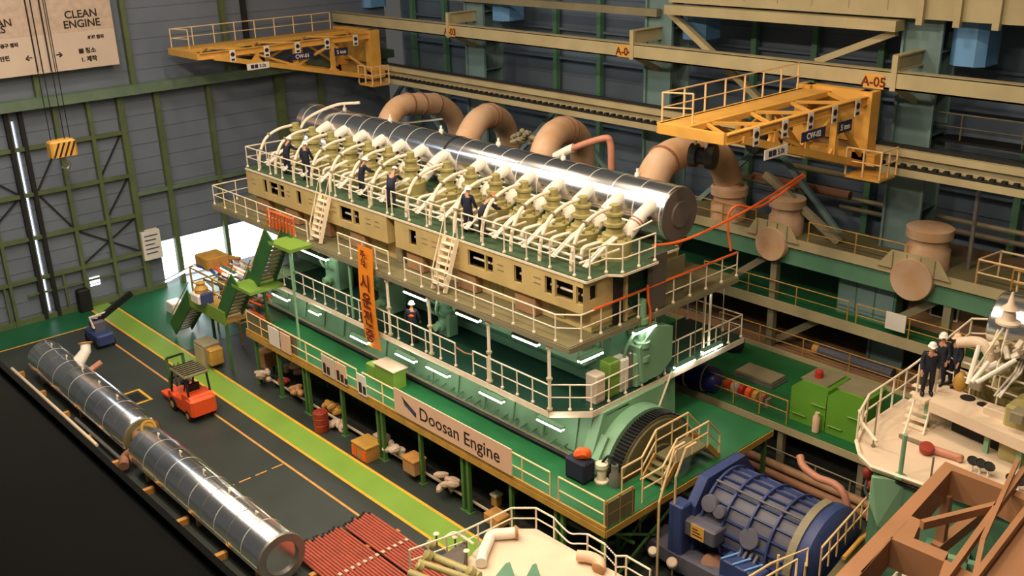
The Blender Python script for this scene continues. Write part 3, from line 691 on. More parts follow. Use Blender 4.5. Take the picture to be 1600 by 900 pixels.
# orange vertical banner on the railing
yb = 21.3
q0, q1 = px(559, 386, y=yb), px(592, 541, y=yb)
xl, xr = q0.x, sx(583, yb, 8.0)
vb = thing('banner', 'tall orange cloth banner with dark letters hanging down the middle of engine', 'banner', (xl, yb, q1.z))
b = MB(); n = 8
zt, zb = px(570, 386, y=yb).z, px(580, 541, y=yb).z
for k in range(n):
    f0, f1 = k / n, (k + 1) / n
    z0, z1 = zt + (zb - zt) * f0, zt + (zb - zt) * f1
    s0, s1 = .5 * f0 ** 1.3, .5 * f1 ** 1.3
    o0, o1 = -.12 * math.sin(f0 * 3), -.12 * math.sin(f1 * 3)
    b.add([(xl + s0 * .2, yb + o0, z0), (xr + s0 * .2, yb + o0, z0), (xr + s1 * .2, yb + o1, z1), (xl + s1 * .2, yb + o1, z1)], [(0, 3, 2, 1)])
    b.add([(xl + s0 * .2, yb + o0 + .015, z0), (xr + s0 * .2, yb + o0 + .015, z0), (xr + s1 * .2, yb + o1 + .015, z1), (xl + s1 * .2, yb + o1 + .015, z1)], [(0, 1, 2, 3)])
CL = b.build('cloth', 'orange_banner', vb)
xc = (xl + xr) / 2
for i, (ch, v, s) in enumerate((('\uc8fc\n\uc758', 402, .36), ('\uc2dc', 450, .78), ('\uc6b4', 476, .72), ('\uc804', 502, .72), ('\uc911', 527, .66))):
    z = px(575, v, y=yb).z
    text_mesh('lettering', ch, 'red_ink', s, (xc + .02 * i, yb - .16, z), (1, 0, 0), (0, 0, 1), CL, align='CENTER', bold=.012)
# ================================================================ TEST PLATFORM AROUND THE ENGINE
ZP = 2.6
P1 = deck('test_platform', 'green floored steel test platform with yellow railing around the engine foot',
          [((-40.4, 19.9), (-17.9, 19.9), (-17.9, 22.1), (-40.4, 22.1)), ((-19.3, 22.1), (-17.9, 22.1), (-17.9, 29.0), (-19.3, 29.0)), ((-24.5, 26.8), (-19.3, 26.8), (-19.3, 29.0), (-24.5, 29.0))], ZP, .24, 'deck_green', 'amber', None)
MB().box(-40.4, -17.9, 19.88, 19.94, ZP, ZP + .12).build('kick_plate', 'amber', P1)
for (a, b) in ((-40.3, -31.4), (-31.0, -20.4), (-20.0, -18.0)):
    rail(P1, [(a, 19.95, ZP), (b, 19.95, ZP)], 1.0, 1.35, .032, 'crane_rail', .03, foot=False)
MB().box(-40.3, -36, 19.96, 19.99, ZP + .1, ZP + .92).build('mesh_panel', 'deck_olive', P1)
rail(P1, [(-17.95, 20.0, ZP), (-17.95, 21.2, ZP)], 1.0, .6, .03, 'amber', .03, foot=False)
MB().box(-18.0, -17.93, 19.95, 21.3, ZP + .05, ZP + .9).build('mesh_panel', 'deck_olive', P1)
for x in (-39.9, -37.9, -35.75, -35.45, -32.8, -30.25, -29.95, -27.5, -25.0, -24.7, -22.4, -20.2, -19.9, -18.1):
    b = MB().bar((x, 20.05, 0), (x, 20.05, ZP - .25), .14, .14); b.box(x - .14, x + .14, 19.91, 20.19, 0, .03)
    b.build('leg', 'leg_green', P1)
for k in range(9):
    x = -39.5 + k * 2.55
    MB().bar((x, 21.9, 0), (x, 21.9, ZP - .25), .12, .12).build('leg', 'leg_green', P1)
    MB().bar((x, 21.9, .2), (x + 1.2, 21.9, ZP - .3), .07, .07).build('brace', 'leg_green', P1)
    MB().bar((x + .1, 20.05, ZP - .3), (x + .1, 21.9, .9), .06, .06).build('brace', 'leg_green', P1)
for z in (1.35,): MB().bar((-39.8, 21.4, z), (-18, 21.4, z), .08, .08).build('rail_bar', 'leg_green', P1)
for y in (24.5, 28.8): MB().bar((-18.1, y, 0), (-18.1, y, ZP - .25), .14, .14).build('leg', 'leg_green', P1)
MB().bar((-18.1, 20.1, .1), (-18.1, 24.5, ZP - .3), .07, .07).build('brace', 'leg_green', P1)
MB().bar((-18.1, 24.5, .1), (-18.1, 20.1, ZP - .3), .07, .07).build('brace', 'leg_green', P1)
# banner of the maker and the boards on the railing
yb = 19.84
a0, a1, a2 = px(615, 605, y=yb), px(799, 697, y=yb), px(615, 641, y=yb)
bz = a2.z; bh = a0.z - a2.z
mb = thing('banner', 'long pale pink company banner with dark letters along the platform railing', 'banner', (a0.x, yb, bz))
CLB = MB().box(a0.x, a1.x, yb - .02, yb + .02, bz, bz + bh).build('cloth', 'banner_pink', mb)
xl = px(628, 618, y=yb).x
text_mesh('lettering', 'Doosan Engine', 'ink', bh * .72, (px(655, 640, y=yb).x, yb - .025, bz + bh * .25), (1, 0, 0), (0, 0, 1), CLB, bold=.004).scale = (1, 1, 1)
e = MB(); e.prism([(xl, yb - .02, bz + bh * .8), (xl + .85, yb - .02, bz + bh * .42), (xl + .85, yb - .02, bz + bh * .22), (xl + .22, yb - .02, bz + bh * .5)], (0, -.01, 0)); e.build('emblem', 'ink', CLB)
e = MB(); e.prism([(xl + .12, yb - .03, bz + bh * .62), (xl + .8, yb - .03, bz + bh * .42), (xl + .8, yb - .03, bz + bh * .33), (xl + .2, yb - .03, bz + bh * .5)], (0, -.01, 0)); e.build('emblem_band', 'cloth_blue', CLB)
for i, (u0, u1, v0, v1, m, nm, lab) in enumerate(((420, 436, 508, 541, 'sign_white', 'notice_board', 'pale notice board at the far end of the platform railing'),
        (438, 453, 515, 545, 'banner_pink', 'sign_panel', 'beige sign panel beside the pale notice board on platform railing'),
        (503, 522, 548, 590, 'banner_white', 'photo_panel', 'dusty photo panel hung midway on the platform railing'),
        (524, 541, 560, 597, 'banner_pink', 'photo_panel', 'pink photo panel with dark figures midway on platform railing'),
        (558, 571, 580, 605, 'sign_white', 'sign_panel', 'narrow white sign panel on the platform railing before the lime box'))):
    p, q = px(u0, (v0 + v1) / 2 - 4, y=19.85), px(u1, (v0 + v1) / 2 + 4, y=19.85)
    t = tag(MB().box(p.x, q.x, 19.83, 19.87, ZP + .05, ZP + .95).build(nm, m), lab, 'sign')
    if i > 1:
        for k in range(2 + i % 2): MB().bevbox(p.x + .1 + k * .28, p.x + .3 + k * .28, 19.82, 19.83, ZP + .15, ZP + .6 - .1 * k, .01).build('dark_print', 'ink', t)
# things standing on the platform
p = px(612, 600, z=ZP)
lb = thing('cabinet', 'pale lime metal cabinet standing on the platform behind the banner', 'cabinet', p)
MB().bevbox(p.x - .75, p.x + .6, p.y - .3, p.y + .35, ZP, ZP + .8, .05).build('body', 'box_lime' if 'box_lime' in MATS else 'lime_paint', lb)
MB().box(p.x - .8, p.x + .65, p.y - .35, p.y + .4, ZP + .8, ZP + .85).build('lid', 'cream_deck', lb)
MB().bevbox(p.x - 1.5, p.x - .85, p.y - .2, p.y + .3, ZP, ZP + .55, .04).build('side_box', 'lime_paint', lb)
ex = thing('tool_trolley', 'dark tool trolley with orange rag on the platform corner by flywheel', 'trolley', px(908, 748, z=ZP))
p = px(908, 748, z=ZP)
MB().bevbox(p.x - .5, p.x + .4, p.y - .3, p.y + .3, ZP + .12, ZP + .8, .06).build('body', 'navy', ex)
for dx in (-.4, .3):
    for dy in (-.22, .22): MB().lathe((p.x + dx, p.y + dy - .04, ZP + .08), (0, 1, 0), [(.08, 0), (.08, .08)], 10).build('wheel', 'black', ex)
b = MB(); b.tube(smooth_path([(p.x - .2, p.y - .1, ZP + .85), (p.x + .05, p.y + .05, ZP + 1.0), (p.x + .25, p.y + .2, ZP + .85)], 4), [.1, .16, .2, .22, .2, .22, .2, .15, .06][:9], 8); b.build('orange_rag', 'hivis', ex, True)
pm = thing('pump', 'cream and steel hand pump set on the platform corner by flywheel', 'pump', px(940, 752, z=ZP))
p = px(940, 752, z=ZP)
MB().lathe((p.x, p.y, ZP), (0, 0, 1), [(.25, 0), (.25, .06), (.16, .1), (.16, .5), (.22, .55), (.22, .7), (.08, .75)], 12).build('pump_body', 'cream', pm, True)
MB().lathe((p.x + .5, p.y + .1, ZP), (0, 0, 1), [(.2, 0), (.2, .4), (.12, .5), (.12, .8)], 12).build('filter', 'steel', pm, True)
MB().tube(smooth_path([(p.x, p.y, ZP + .7), (p.x + .2, p.y + .1, ZP + 1.0), (p.x + .5, p.y + .1, ZP + .8)]), .05, 6).build('hose', 'black', pm)
# stile with yellow rails across the shaft
st = thing('stile_stairs', 'yellow railed stairs crossing the shaft between flywheel and blue dynamometer', 'stairs', (-18.7, 24, ZP))
pp = [(21.9, ZP), (22.9, ZP), (23.6, 3.35), (25.3, 3.35), (26.0, ZP)]
for xx in (-19.0, -18.12):
    for h, r in ((.92, .04), (.5, .03)): MB().tube([(xx, y, z + h) for y, z in pp], r, 6).build('handrail', 'crane_rail', st)
    for y, z in pp + [(24.45, 3.35)]: MB().tube([(xx, y, z), (xx, y, z + .92)], .03, 6).build('stanchion', 'crane_rail', st)
    for (a, c) in ((1, 2), (4, 3)): MB().bar((xx, pp[a][0], pp[a][1]), (xx, pp[c][0], pp[c][1]), .06, .2).build('stringer', 'amber', st)
MB().box(-19.0, -18.12, 23.6, 25.3, 3.27, 3.35).build('landing', 'deck_olive', st)
for k in range(1, 4):
    f = k / 4
    for y in (22.9 + .7 * f, 26.0 - .7 * f):
        MB().box(-19.0, -18.12, y - .12, y + .12, ZP + .75 * f - .03, ZP + .75 * f).build('tread', 'deck_olive', st)
s2 = thing('hand_rail', 'pair of thin yellow guard bars between stile and blue dynamometer', 'railing', (-16.9, 23.2, 0))
for (ua, va, ub, vb_) in ((1030, 785, 1054, 700), (1056, 745, 1072, 700)):
    q = px(ua, va, x=-17.2); w = px(ub, vb_, x=-17.2)
    MB().tube([(q.x, q.y, 0), q, w, (w.x, w.y + .5, w.z)], .04, 6).build('bar', 'crane_rail', s2)
# ---------------------------------------------------------------- stock under the platform
def crate(name, lab, cat, u, v, sx_, sy, sz, m, lid=None, z=0, grp=None, y=None):
    p = px(u, v, z=z) if y is None else px(u, v, y=y); p.z = z
    g = thing(name, lab, cat, p, grp)
    MB().bevbox(p.x - sx_ / 2, p.x + sx_ / 2, p.y - sy / 2, p.y + sy / 2, z, z + sz, .03).build('body', m, g)
    if lid: MB().bevbox(p.x - sx_ / 2 - .03, p.x + sx_ / 2 + .03, p.y - sy / 2 - .03, p.y + sy / 2 + .03, z + sz, z + sz + .08, .02).build('lid', lid, g)
    return g
bar = MB().bar((-39.5, 20.25, .35), (-18.2, 20.25, .35), .06, .08); sh = bar
SHF = thing('shelf', 'low steel shelf with pale front bar running under the test platform', 'shelf', (-29, 20.7, 0))
bar.build('front_bar', 'cream_deck', SHF); MB().box(-39.5, -18.2, 20.25, 21.6, .3, .35).build('shelf_plate', 'dark', SHF)
for k in range(9): MB().box(-39.2 + k * 2.6, -39.1 + k * 2.6, 20.3, 20.4, 0, .3).build('foot', 'leg_green', SHF)
g = thing('oil_drum', 'rusty red oil drum standing on the floor before the shelf', 'drum', px(503, 672, z=0))
p = px(503, 672, z=0)
MB().lathe((p.x, p.y, 0), (0, 0, 1), [(.3, 0), (.32, .02), (.32, .3), (.34, .32), (.32, .34), (.32, .6), (.34, .62), (.32, .64), (.32, .88), (.3, .9), (.28, .88)], 18).build('shell', 'barrel_red', g, True)
MB().lathe((p.x + .12, p.y - .1, .88), (0, 0, 1), [(.05, 0), (.05, .04)], 8).build('bung', 'steel', g)
cr_ = crate('crate', 'orange topped wooden crate standing on the floor beside a green leg', 'crate', 575, 712, 1.0, .8, .6, 'wood', 'amber')
for k in range(2): MB().box(cr_.location.x - .5 + .7 * k, cr_.location.x - .2 + .7 * k, cr_.location.y - .43, cr_.location.y - .4, .05, .5).build('slat', 'hivis', cr_)
crate('box', 'brown cardboard box on the shelf to the right of the pale bundles', 'box', 648, 735, .75, .6, .55, 'cardboard', 'wood', .36)
crate('box', 'tall tan box on the shelf under the far end of platform', 'box', 418, 570, .8, .7, .8, 'cardboard', None, .36)
crate('box', 'low tan box on the shelf near the orange cloth heap', 'box', 597, 690, .6, .5, .35, 'sack', None, .36)
crate('box', 'brown box on the shelf near the white railing end', 'box', 777, 815, .8, .6, .35, 'wood', None, .36)
crate('box', 'small amber lidded box on the shelf near the platform corner', 'box', 776, 788, .3, .3, .4, 'amber', 'cream', .36)
def bundle(name, lab, cat, u, v, r, n, m, z=.36):
    p = px(u, v, z=z); p.z = z
    b = MB()
    for k in range(n):
        a = random.random() * 6.28; q = random.random() * r
        c = V((p.x + q * math.cos(a) * 1.4, p.y + q * math.sin(a) * .7, z + .12 + .1 * (k // 3)))
        d = V((random.uniform(-1, 1), random.uniform(-1, 1), random.uniform(-.2, .2))).normalized() * random.uniform(.15, .3)
        b.tube([c - d, c - d * .4, c + d * .4, c + d], [.07, .14, .13, .06], 7)
    o = b.build(name, m, None, True); tag(o, lab, cat, None, 'stuff'); return o
bundle('rag_heap', 'heap of pale rags and hoses on the shelf at the far end', 'rags', 412, 593, .5, 12, 'sack')
bundle('rag_heap', 'heap of pinkish sacks on the shelf behind the second leg', 'rags', 462, 583, .45, 9, 'banner_pink')
bundle('rag_heap', 'heap of brown scrap on the shelf left of the oil drum', 'scrap', 463, 618, .5, 12, 'cardboard')
bundle('rag_heap', 'small red cloth heap on the shelf between pale heaps', 'rags', 444, 600, .2, 5, 'red')
bundle('rag_heap', 'orange cloth heap on the shelf behind the oil drum', 'rags', 523, 643, .4, 9, 'amber')
bundle('rag_heap', 'white rag heap on the floor to the right of the oil drum', 'rags', 530, 672, .4, 8, 'sack', 0)
bundle('rag_heap', 'pale bundles on the shelf between two green legs', 'rags', 622, 712, .6, 10, 'banner_white')
bundle('rag_heap', 'white and brown scrap heap on the shelf before the twin legs', 'scrap', 704, 765, .45, 12, 'sack')
# ================================================================ TURBOCHARGERS AND DUCTS
def ductpath(name, lab, pts, r, rings, m='duct'):
    w = [px(u, v, y=y) for u, v, y in pts]; s = smooth_path(w, 8)
    g = thing(name, lab, 'duct', w[-1], 'big exhaust ducts behind the engine')
    T = MB().tube(s, r, 22).build('pipe', m, g, True)
    for f in rings:
        i = min(len(s) - 2, int(f * (len(s) - 1))); d = (s[i + 1] - s[i]).normalized()
        MB().lathe(s[i] - d * .06, d, [(r + .01, 0), (r + .05, .01), (r + .05, .11), (r + .01, .12)], 22).build('clamp_ring', 'rust', g, True)
    return g
D1 = ductpath('exhaust_duct', 'pale brown arched exhaust duct at the far end of the receiver', [(602, 236, 29.5), (603, 200, 29.6), (622, 168, 30.6), (655, 162, 32.2), (690, 166, 34.2), (713, 192, 35.5), (717, 240, 35.6)], .55, (.42, .5, .62))
q = px(655, 175, y=32.2); MB().bar(q + V((-.4, -1.2, -.5)), q + V((.4, 1.2, -.5)), .2, .05).build('support_plate', 'insulation', D1)
ductpath('exhaust_duct', 'pale brown exhaust duct bending right behind middle of the receiver', [(722, 262, 29.5), (728, 222, 29.7), (748, 188, 31), (772, 182, 33), (790, 200, 34.8), (797, 250, 35.4)], .58, (.5, .56))
ductpath('exhaust_duct', 'orange brown exhaust duct behind the right half of receiver', [(848, 285, 29.5), (850, 238, 29.6), (868, 208, 31), (893, 206, 33), (908, 228, 34.6), (912, 285, 35.2)], .6, (.48, .54), 'duct')
D4 = ductpath('exhaust_duct', 'largest exhaust duct arching from the near receiver end to gallery pot', [(1018, 330, 29.3), (1020, 280, 29.5), (1044, 246, 30.6), (1085, 236, 33), (1122, 246, 35.6), (1137, 278, 36.9), (1138, 300, 36.9)], .64, (.3, .93))
for i, (u, v, y) in enumerate(((602, 250, 29.5), (722, 285, 29.5), (848, 310, 29.5), (1018, 350, 29.3))):
    p = px(u, v, y=y)
    t = thing('turbocharger', ('turbocharger under the far pale duct', 'turbocharger under the second duct from the end wall', 'turbocharger under the orange brown duct', 'turbocharger beside the near end of the receiver')[i], 'turbocharger', (p.x, p.y, 7.3), 'turbochargers behind the engine')
    MB().lathe((p.x - 1.4, p.y, 8.6), (1, 0, 0), [(.3, 0), (.7, .1), (.75, .7), (.55, .9), (.55, 1.3), (.95, 1.5), (.95, 2.2), (.7, 2.4), (.4, 2.5)], 22).build('casing', 'rust', t, True)
    MB().box(p.x - .8, p.x + .8, p.y - .5, p.y + .5, 7.2, 8.0).build('foot', 'mint_dark', t)
    MB().lathe((p.x, p.y, 9.2), (0, 0, 1), [(.62, 0), (.62, .1), (.55, .12), (.55, max(.2, p.z - 9.2))], 18).build('outlet_neck', 'rust', t, True)
MB().bevbox(-43.5, -24, 28.6, 30.4, 6.6, 7.2, .1).build('turbo_platform', 'mint_dark', EN)
MB().box(-43, -24.5, 28.2, 30, 4.9, 6.6).build('air_cooler', 'deck_darkgreen', EN)
wp = thing('steam_pipe', 'pinkish steam pipe with an elbow behind the chrome receiver', 'pipe', px(955, 262, y=29.6))
MB().tube(smooth_path([px(868, 245, y=29), px(905, 228, y=29.2), px(945, 216, y=29.5), px(953, 222, y=29.6), px(955, 240, y=29.6), px(955, 272, y=29.6)], 5), .14, 10).build('pipe', 'pink_ring', wp, True)
MB().tube(smooth_path([px(868, 245, y=29), px(885, 236, y=29.1), px(897, 231, y=29.2)], 3), .19, 10).build('lagging', 'insulation', wp, True)
bp = bundle('pipe_clutter', 'mass of small valves and pipes between the two brown ducts', 'valves', 815, 225, .6, 16, 'tan_dark', 10.3)
# pots on the gallery
def pot(name, lab, u, v, r, h, disc=True):
    p = px(u, v, y=36.9); z0 = 7.25
    g = thing(name, lab, 'duct', (p.x, 36.9, z0), 'duct pots on the back gallery')
    MB().lathe((p.x, 36.9, 6.6), (0, 0, 1), [(r, 0), (r, .65 + h * .45), (r * .86, .65 + h * .55), (r * .86, .65 + h * .72), (r * 1.04, .65 + h * .76), (r * 1.04, .65 + h * .98), (r * .98, .65 + h), (r * .3, .65 + h)], 26).build('pot', 'duct', g, True)
    if disc:
        MB().lathe((p.x, 36.9, 6.95), (0, -1, 0), [(r, 0), (r, 1.12), (r * .97, 1.15), (.05, 1.16)], 30).build('round_end', 'duct', g, True)
        b = MB(); b.prism([(p.x - r * 1.75, 35.86, 7.2), (p.x + r * 1.75, 35.86, 7.2), (p.x + r * 1.1, 35.86, 7.2 + .75), (p.x - r * 1.1, 35.86, 7.2 + .75)], (0, .04, 0)); s = b.build('shield', 'tan_steel', g)
        for k in range(4): MB().bar((p.x - r + k * r * .66, 35.85, 7.22), (p.x - r + k * r * .66, 35.85, 7.9), .04, .04).build('rib', 'tan_dark', s)
    return g
pot('duct_pot', 'brown duct pot under the largest arched duct', 1138, 330, .8, 1.5, False)
pot('duct_pot', 'open brown duct pot with tan shield between gallery railings', 1228, 350, .75, 1.55)
pot('duct_pot', 'brown duct pot with grey shield right of the teal column', 1448, 400, .85, 1.6)
# ================================================================ BLUE DYNAMOMETER
DX0, DX1, DY, DZ = -17.3, -12.6, 24.5, 2.05
DN = thing('dynamometer', 'big ribbed blue and grey water brake dynamometer behind the flywheel', 'machine', (-15, DY, 0))
MB().lathe((DX0 + .35, DY, DZ), (1, 0, 0), [(1.2, 0), (1.62, .02), (1.66, .1), (1.66, 3.9), (1.58, 4.0), (1.58, 4.3)], 44).build('drum', 'dyno_grey', DN, True)
for xx in (.42, 1.35, 2.35, 3.3, 4.2): MB().lathe((DX0 + xx, DY, DZ), (1, 0, 0), [(1.64, 0), (1.84, 0), (1.84, .09), (1.64, .09)], 44).build('hoop_rib', 'dyno_blue', DN, True)
for k in range(22):
    a = 2 * math.pi * k / 22 + .1
    c, s = math.cos(a), math.sin(a)
    MB().bar((DX0 + .45, DY + 1.7 * c, DZ + 1.7 * s), (DX0 + 4.2, DY + 1.7 * c, DZ + 1.7 * s), .07, .16, (0, c, s)).build('long_rib', 'dyno_blue', DN)
MB().lathe((DX0 + 4.35, DY, DZ), (1, 0, 0), [(1.5, 0), (1.95, .02), (2.0, .1), (2.0, .55), (1.85, .7), (1.2, .9), (.5, 1.0)], 44).build('end_bell', 'dyno_blue', DN, True)
MB().prism(arc(2.06, DY, DZ, math.pi * .98, math.pi * .42, 12, DX0 + 4.5) + arc(1.7, DY, DZ, math.pi * .42, math.pi * .98, 12, DX0 + 4.5), (-.3, 0, 0)).build('arch_strap', 'tan_dark', DN)
MB().prism([(DX0 - .1, DY - 1.9, .3), (DX0 - .1, DY - 1.9, 3.0), (DX0 - .1, DY - 1.2, 3.9), (DX0 - .1, DY + 1.2, 3.9), (DX0 - .1, DY + 1.9, 3.0), (DX0 - .1, DY + 1.9, .3)], (.4, 0, 0)).build('end_frame', 'dyno_blue', DN)
MB().bevbox(DX0 - .5, DX0 + .15, DY - 2.5, DY - 1.85, .3, 3.15, .06).build('end_post', 'dyno_blue', DN)
MB().bevbox(DX0 - .3, DX0 + 5.4, DY - 2.2, DY + 2.2, .0, .75, .05).build('bed', 'dyno_blue', DN)
MB().bevbox(DX0 + .1, DX0 + 1.5, DY - 2.3, DY - 1.4, 2.0, 2.6, .06).build('control_box', 'dyno_grey', DN)
pl = MB().box(DX0 + .45, DX0 + 1.05, DY - 2.33, DY - 2.3, 2.02, 2.58).build('warning_plate', 'crane_yellow', DN)
for k in range(3): MB().box(DX0 + .52, DX0 + .98 - .1 * k, DY - 2.34, DY - 2.33, 2.15 + .12 * k, 2.19 + .12 * k).build('line', 'ink', pl)
for (xx, zz, r) in ((.75, 3.2, .34), (1.2, 3.05, .26), (2.55, 2.55, .4)): MB().lathe((DX0 + xx, DY - 1.55, zz), (.1, -1, .45), [(r, 0), (r, .14), (r * .9, .2), (.05, .22)], 18).build('port_cover', 'dyno_grey', DN, True)
for k in range(4): MB().tube([(DX0 + 2.3 + k * .22, DY - 1.65, 2.1), (DX0 + 2.3 + k * .22, DY - 1.9, 1.9), (DX0 + 2.3 + k * .22, DY - 2.0, 1.2)], .07, 8).build('water_pipe', 'dyno_grey', DN, True)
MB().bevbox(DX0 + 1.9, DX0 + 3.6, DY - 2.5, DY - 1.8, .4, 1.9, .05).build('side_tank', 'dyno_blue', DN)
for k in range(3): MB().bar((DX0 + 2.0 + k * .5, DY - 2.52, 1.92), (DX0 + 2.3 + k * .5, DY - 1.85, 1.98), .07, .05).build('handle_bar', 'col_blue', DN)
MB().bevbox(DX0 + 4.4, DX0 + 5.3, DY - 2.5, DY - 1.7, .3, 1.3, .06).build('foot', 'dyno_blue', DN)
MB().tube([(DX0 + .5, DY - .9, DZ + 1.75), (DX0 + 2.2, DY - .9, DZ + 1.72), (DX0 + 4.4, DY - .9, DZ + 1.75)], .05, 6).build('lifting_bar', 'dyno_grey', DN)
MB().cyl((-19.9, DY, DZ), (DX0 + .3, DY, DZ), .3, 20).build('drive_shaft', 'steel', DN, True)
DN.scale = (.86, .86, .88)
# skid in front of the dynamometer
def slab(pix, z, th, m, name, par, up=0):
    pts = [px(u, v, z=z) for u, v in pix]; return MB().prism(pts, (0, 0, -th)).build(name, m, par)
SK = thing('pump_skid', 'dark blue pump skid with two flat tanks before the dynamometer', 'machine', px(1080, 870, z=0))
slab(((1008, 838), (1040, 818), (1082, 836), (1046, 862)), .95, .5, 'dyno_grey', 'tank', SK)
slab(((1046, 862), (1070, 845), (1155, 880), (1128, 905)), .95, .6, 'dyno_grey', 'tank', SK)
slab(((1112, 905), (1150, 884), (1185, 900), (1160, 925)), 1.1, .7, 'dyno_blue', 'tank', SK)
p = px(1075, 880, z=.0); MB().bevbox(p.x - 2.4, p.x + 2.2, p.y - .4, p.y + 1.0, 0, .4, .05).build('base_frame', 'navy', SK)
for (u, v, r, m, nm) in ((1113, 882, .36, 'rust', 'hand_wheel'), (1020, 862, .16, 'cream', 'pipe_end'), (1050, 880, .18, 'sack', 'pipe_end')):
    q = px(u, v, z=.9); MB().lathe(q, (.3, -.5, .8), [(r * .5, -.25), (r, -.1), (r, .1), (r * .8, .14), (r * .2, .15)], 14).build(nm, m, SK, True)
for (u, v) in ((1062, 822), (1078, 838)): 
    q = px(u, v, z=1.2); MB().tube(smooth_path([q + V((-.3, .1, -.4)), q, q + V((.35, .2, .05)), q + V((.5, .2, -.5))], 4), .11, 8).build('suction_pipe', 'pink_ring', SK, True)
for xx in (-19.6, -18.4): pass
yr = thing('guard_rail', 'short yellow guard frame on the floor left of the blue dynamometer', 'railing', px(1000, 850, z=0))
q = px(1000, 838, z=.2); 
for s in (0, .9): MB().tube([(q.x, q.y + s, .0), (q.x, q.y + s, 1.5)], .035, 6).build('post', 'crane_rail', yr)
for z in (1.5, .95): MB().tube([(q.x, q.y, z), (q.x, q.y + .9, z)], .03, 6).build('bar', 'crane_rail', yr)
# ================================================================ SIDE PLATFORM
SP = deck('side_platform', 'green floored side platform with amber railing below the back galleries', [((-30, 30.6), (-8, 30.6), (-8, 36), (-30, 36))], 1.95, .3, 'deck_green', 'tan_steel', None)
rail(SP, [(-27, 30.7, 1.95), (-18.4, 30.7, 1.95)], 1.0, 1.3, .028, 'amber', .03, foot=False)
for x in (-29, -25.5, -22, -18.6, -15.2, -11.5):
    MB().bar((x, 30.8, 0), (x, 30.8, 1.6), .24, .24).build('leg', 'tan_dark', SP)
MB().box(-30, -8, 31.5, 31.55, 0, 1.65).build('shade_sheet', 'dark', SP)  # dark sheet standing in for the shade under the platform
lr = thing('guard_rail', 'low brown railing on the floor under the side platform', 'railing', (-16, 30.3, 0))
rail(lr, [(-21, 30.25, 0), (-12.5, 30.25, 0)], 1.0, 1.4, .028, 'tan_dark', .03, foot=False)
for k, (z, m) in enumerate(((.2, 'rust'), (.42, 'engine_brown'))): 
    tag(MB().tube([(-22, 29.8 + k * .3, z), (-11, 29.8 + k * .3, z)], .16, 10).build('floor_pipe', m, None, True), ('rusty floor pipe running along the side platform foot', 'tan floor pipe above the rusty one by the side platform')[k], 'pipe')
tag(MB().tube(smooth_path([px(1250, 712, y=27.2), px(1255, 728, y=27), px(1275, 745, y=26.8), px(1320, 775, y=26.6), (px(1320, 775, y=26.6).x + .5, 26.6, .1)], 5), .13, 10).build('exhaust_hose', 'pink_ring', None, True), 'pinkish pipe slanting down behind the blue dynamometer', 'pipe')
def green_box(u0, u1, vb0, vb1, vt, lab):
    p, q = px(u0, vb0, y=31.2), px(u1, vb1, y=31.2); t = px(u0 + 10, vt, y=31.2).z
    g = thing('storage_box', lab, 'box', (p.x, 31.2, 1.95), 'lime green storage boxes')
    w = q.x - p.x
    MB().prism([(p.x, 31.2, 1.95), (q.x, 31.2, 1.95), (q.x, 31.2, t - .1), (q.x - .15, 31.2, t), (p.x + .45, 31.2, t), (p.x, 31.2, t - .4)], (0, 1.5, 0)).build('body', 'box_green', g)
    MB().box(p.x + .3, q.x - .1, 31.3, 32.6, t, t + .03).build('lid', 'tan_dark', g)
    for k in range(2): MB().tube([(p.x + .15 + k * w * .5, 31.14, 2.3 + .65 * k), (p.x + .15 + k * w * .5 + w * .38, 31.14, 2.3 + .65 * k)], .03, 6).build('handle', 'lime_paint', g)
    return g
green_box(1233, 1288, 650, 676, 590, 'lime green storage box with a red can on its lid')
green_box(1287, 1345, 676, 700, 605, 'lime green storage box nearest to the cream deck of second engine')
p = px(1288, 602, y=31.9)
tag(MB().lathe((p.x - .2, 31.8, px(1243, 590, y=31.2).z + .03), (0, 0, 1), [(.16, 0), (.16, .25), (.08, .3)], 12).build('can', 'red', None, True), 'small red can standing on a lime green box', 'can')
q = px(1275, 660, y=30.95)
fx = thing('fire_extinguisher', 'pale fire extinguisher bottle hung on the side platform edge', 'extinguisher', q)
MB().lathe((q.x, 30.95, 1.95), (0, 0, 1), [(.1, 0), (.14, .03), (.14, .62), (.08, .72), (.05, .8)], 12).build('bottle', 'banner_pink', fx, True)
MB().bar((q.x - .05, 30.95, 2.76), (q.x + .12, 30.95, 2.8), .05, .05).build('valve', 'cream', fx)
# blue tarpaulin roll, plates and rolls
p = px(1086, 588, z=2.5)
tp = thing('tarpaulin_bundle', 'bundle wrapped in shiny blue tarpaulin on the side platform', 'tarpaulin', (p.x, p.y, 1.95))
MB().lathe((p.x - 1.0, p.y, 2.5), (1, .15, 0), [(.1, 0), (.4, .05), (.55, .25), (.52, .7), (.57, 1.2), (.54, 1.7), (.45, 1.95), (.12, 2.0)], 14).build('sheet', 'tarp', tp, True)
for k in (.6, 1.4): MB().lathe((p.x - 1.0 + k, p.y + .15 * k, 2.5), (1, .15, 0), [(.57, 0), (.585, .01), (.585, .05), (.57, .06)], 14).build('rope', 'sack', tp, True)
p = px(1130, 540, z=2.2); tp2 = thing('tarpaulin_bundle', 'dark blue tarpaulin heap behind the bright blue bundle', 'tarpaulin', (p.x, p.y, 1.95))
MB().lathe((p.x - .6, p.y, 2.35), (1, .3, 0), [(.1, 0), (.36, .05), (.42, .5), (.4, 1.1), (.3, 1.4), (.1, 1.45)], 12).build('sheet', 'navy', tp2, True)
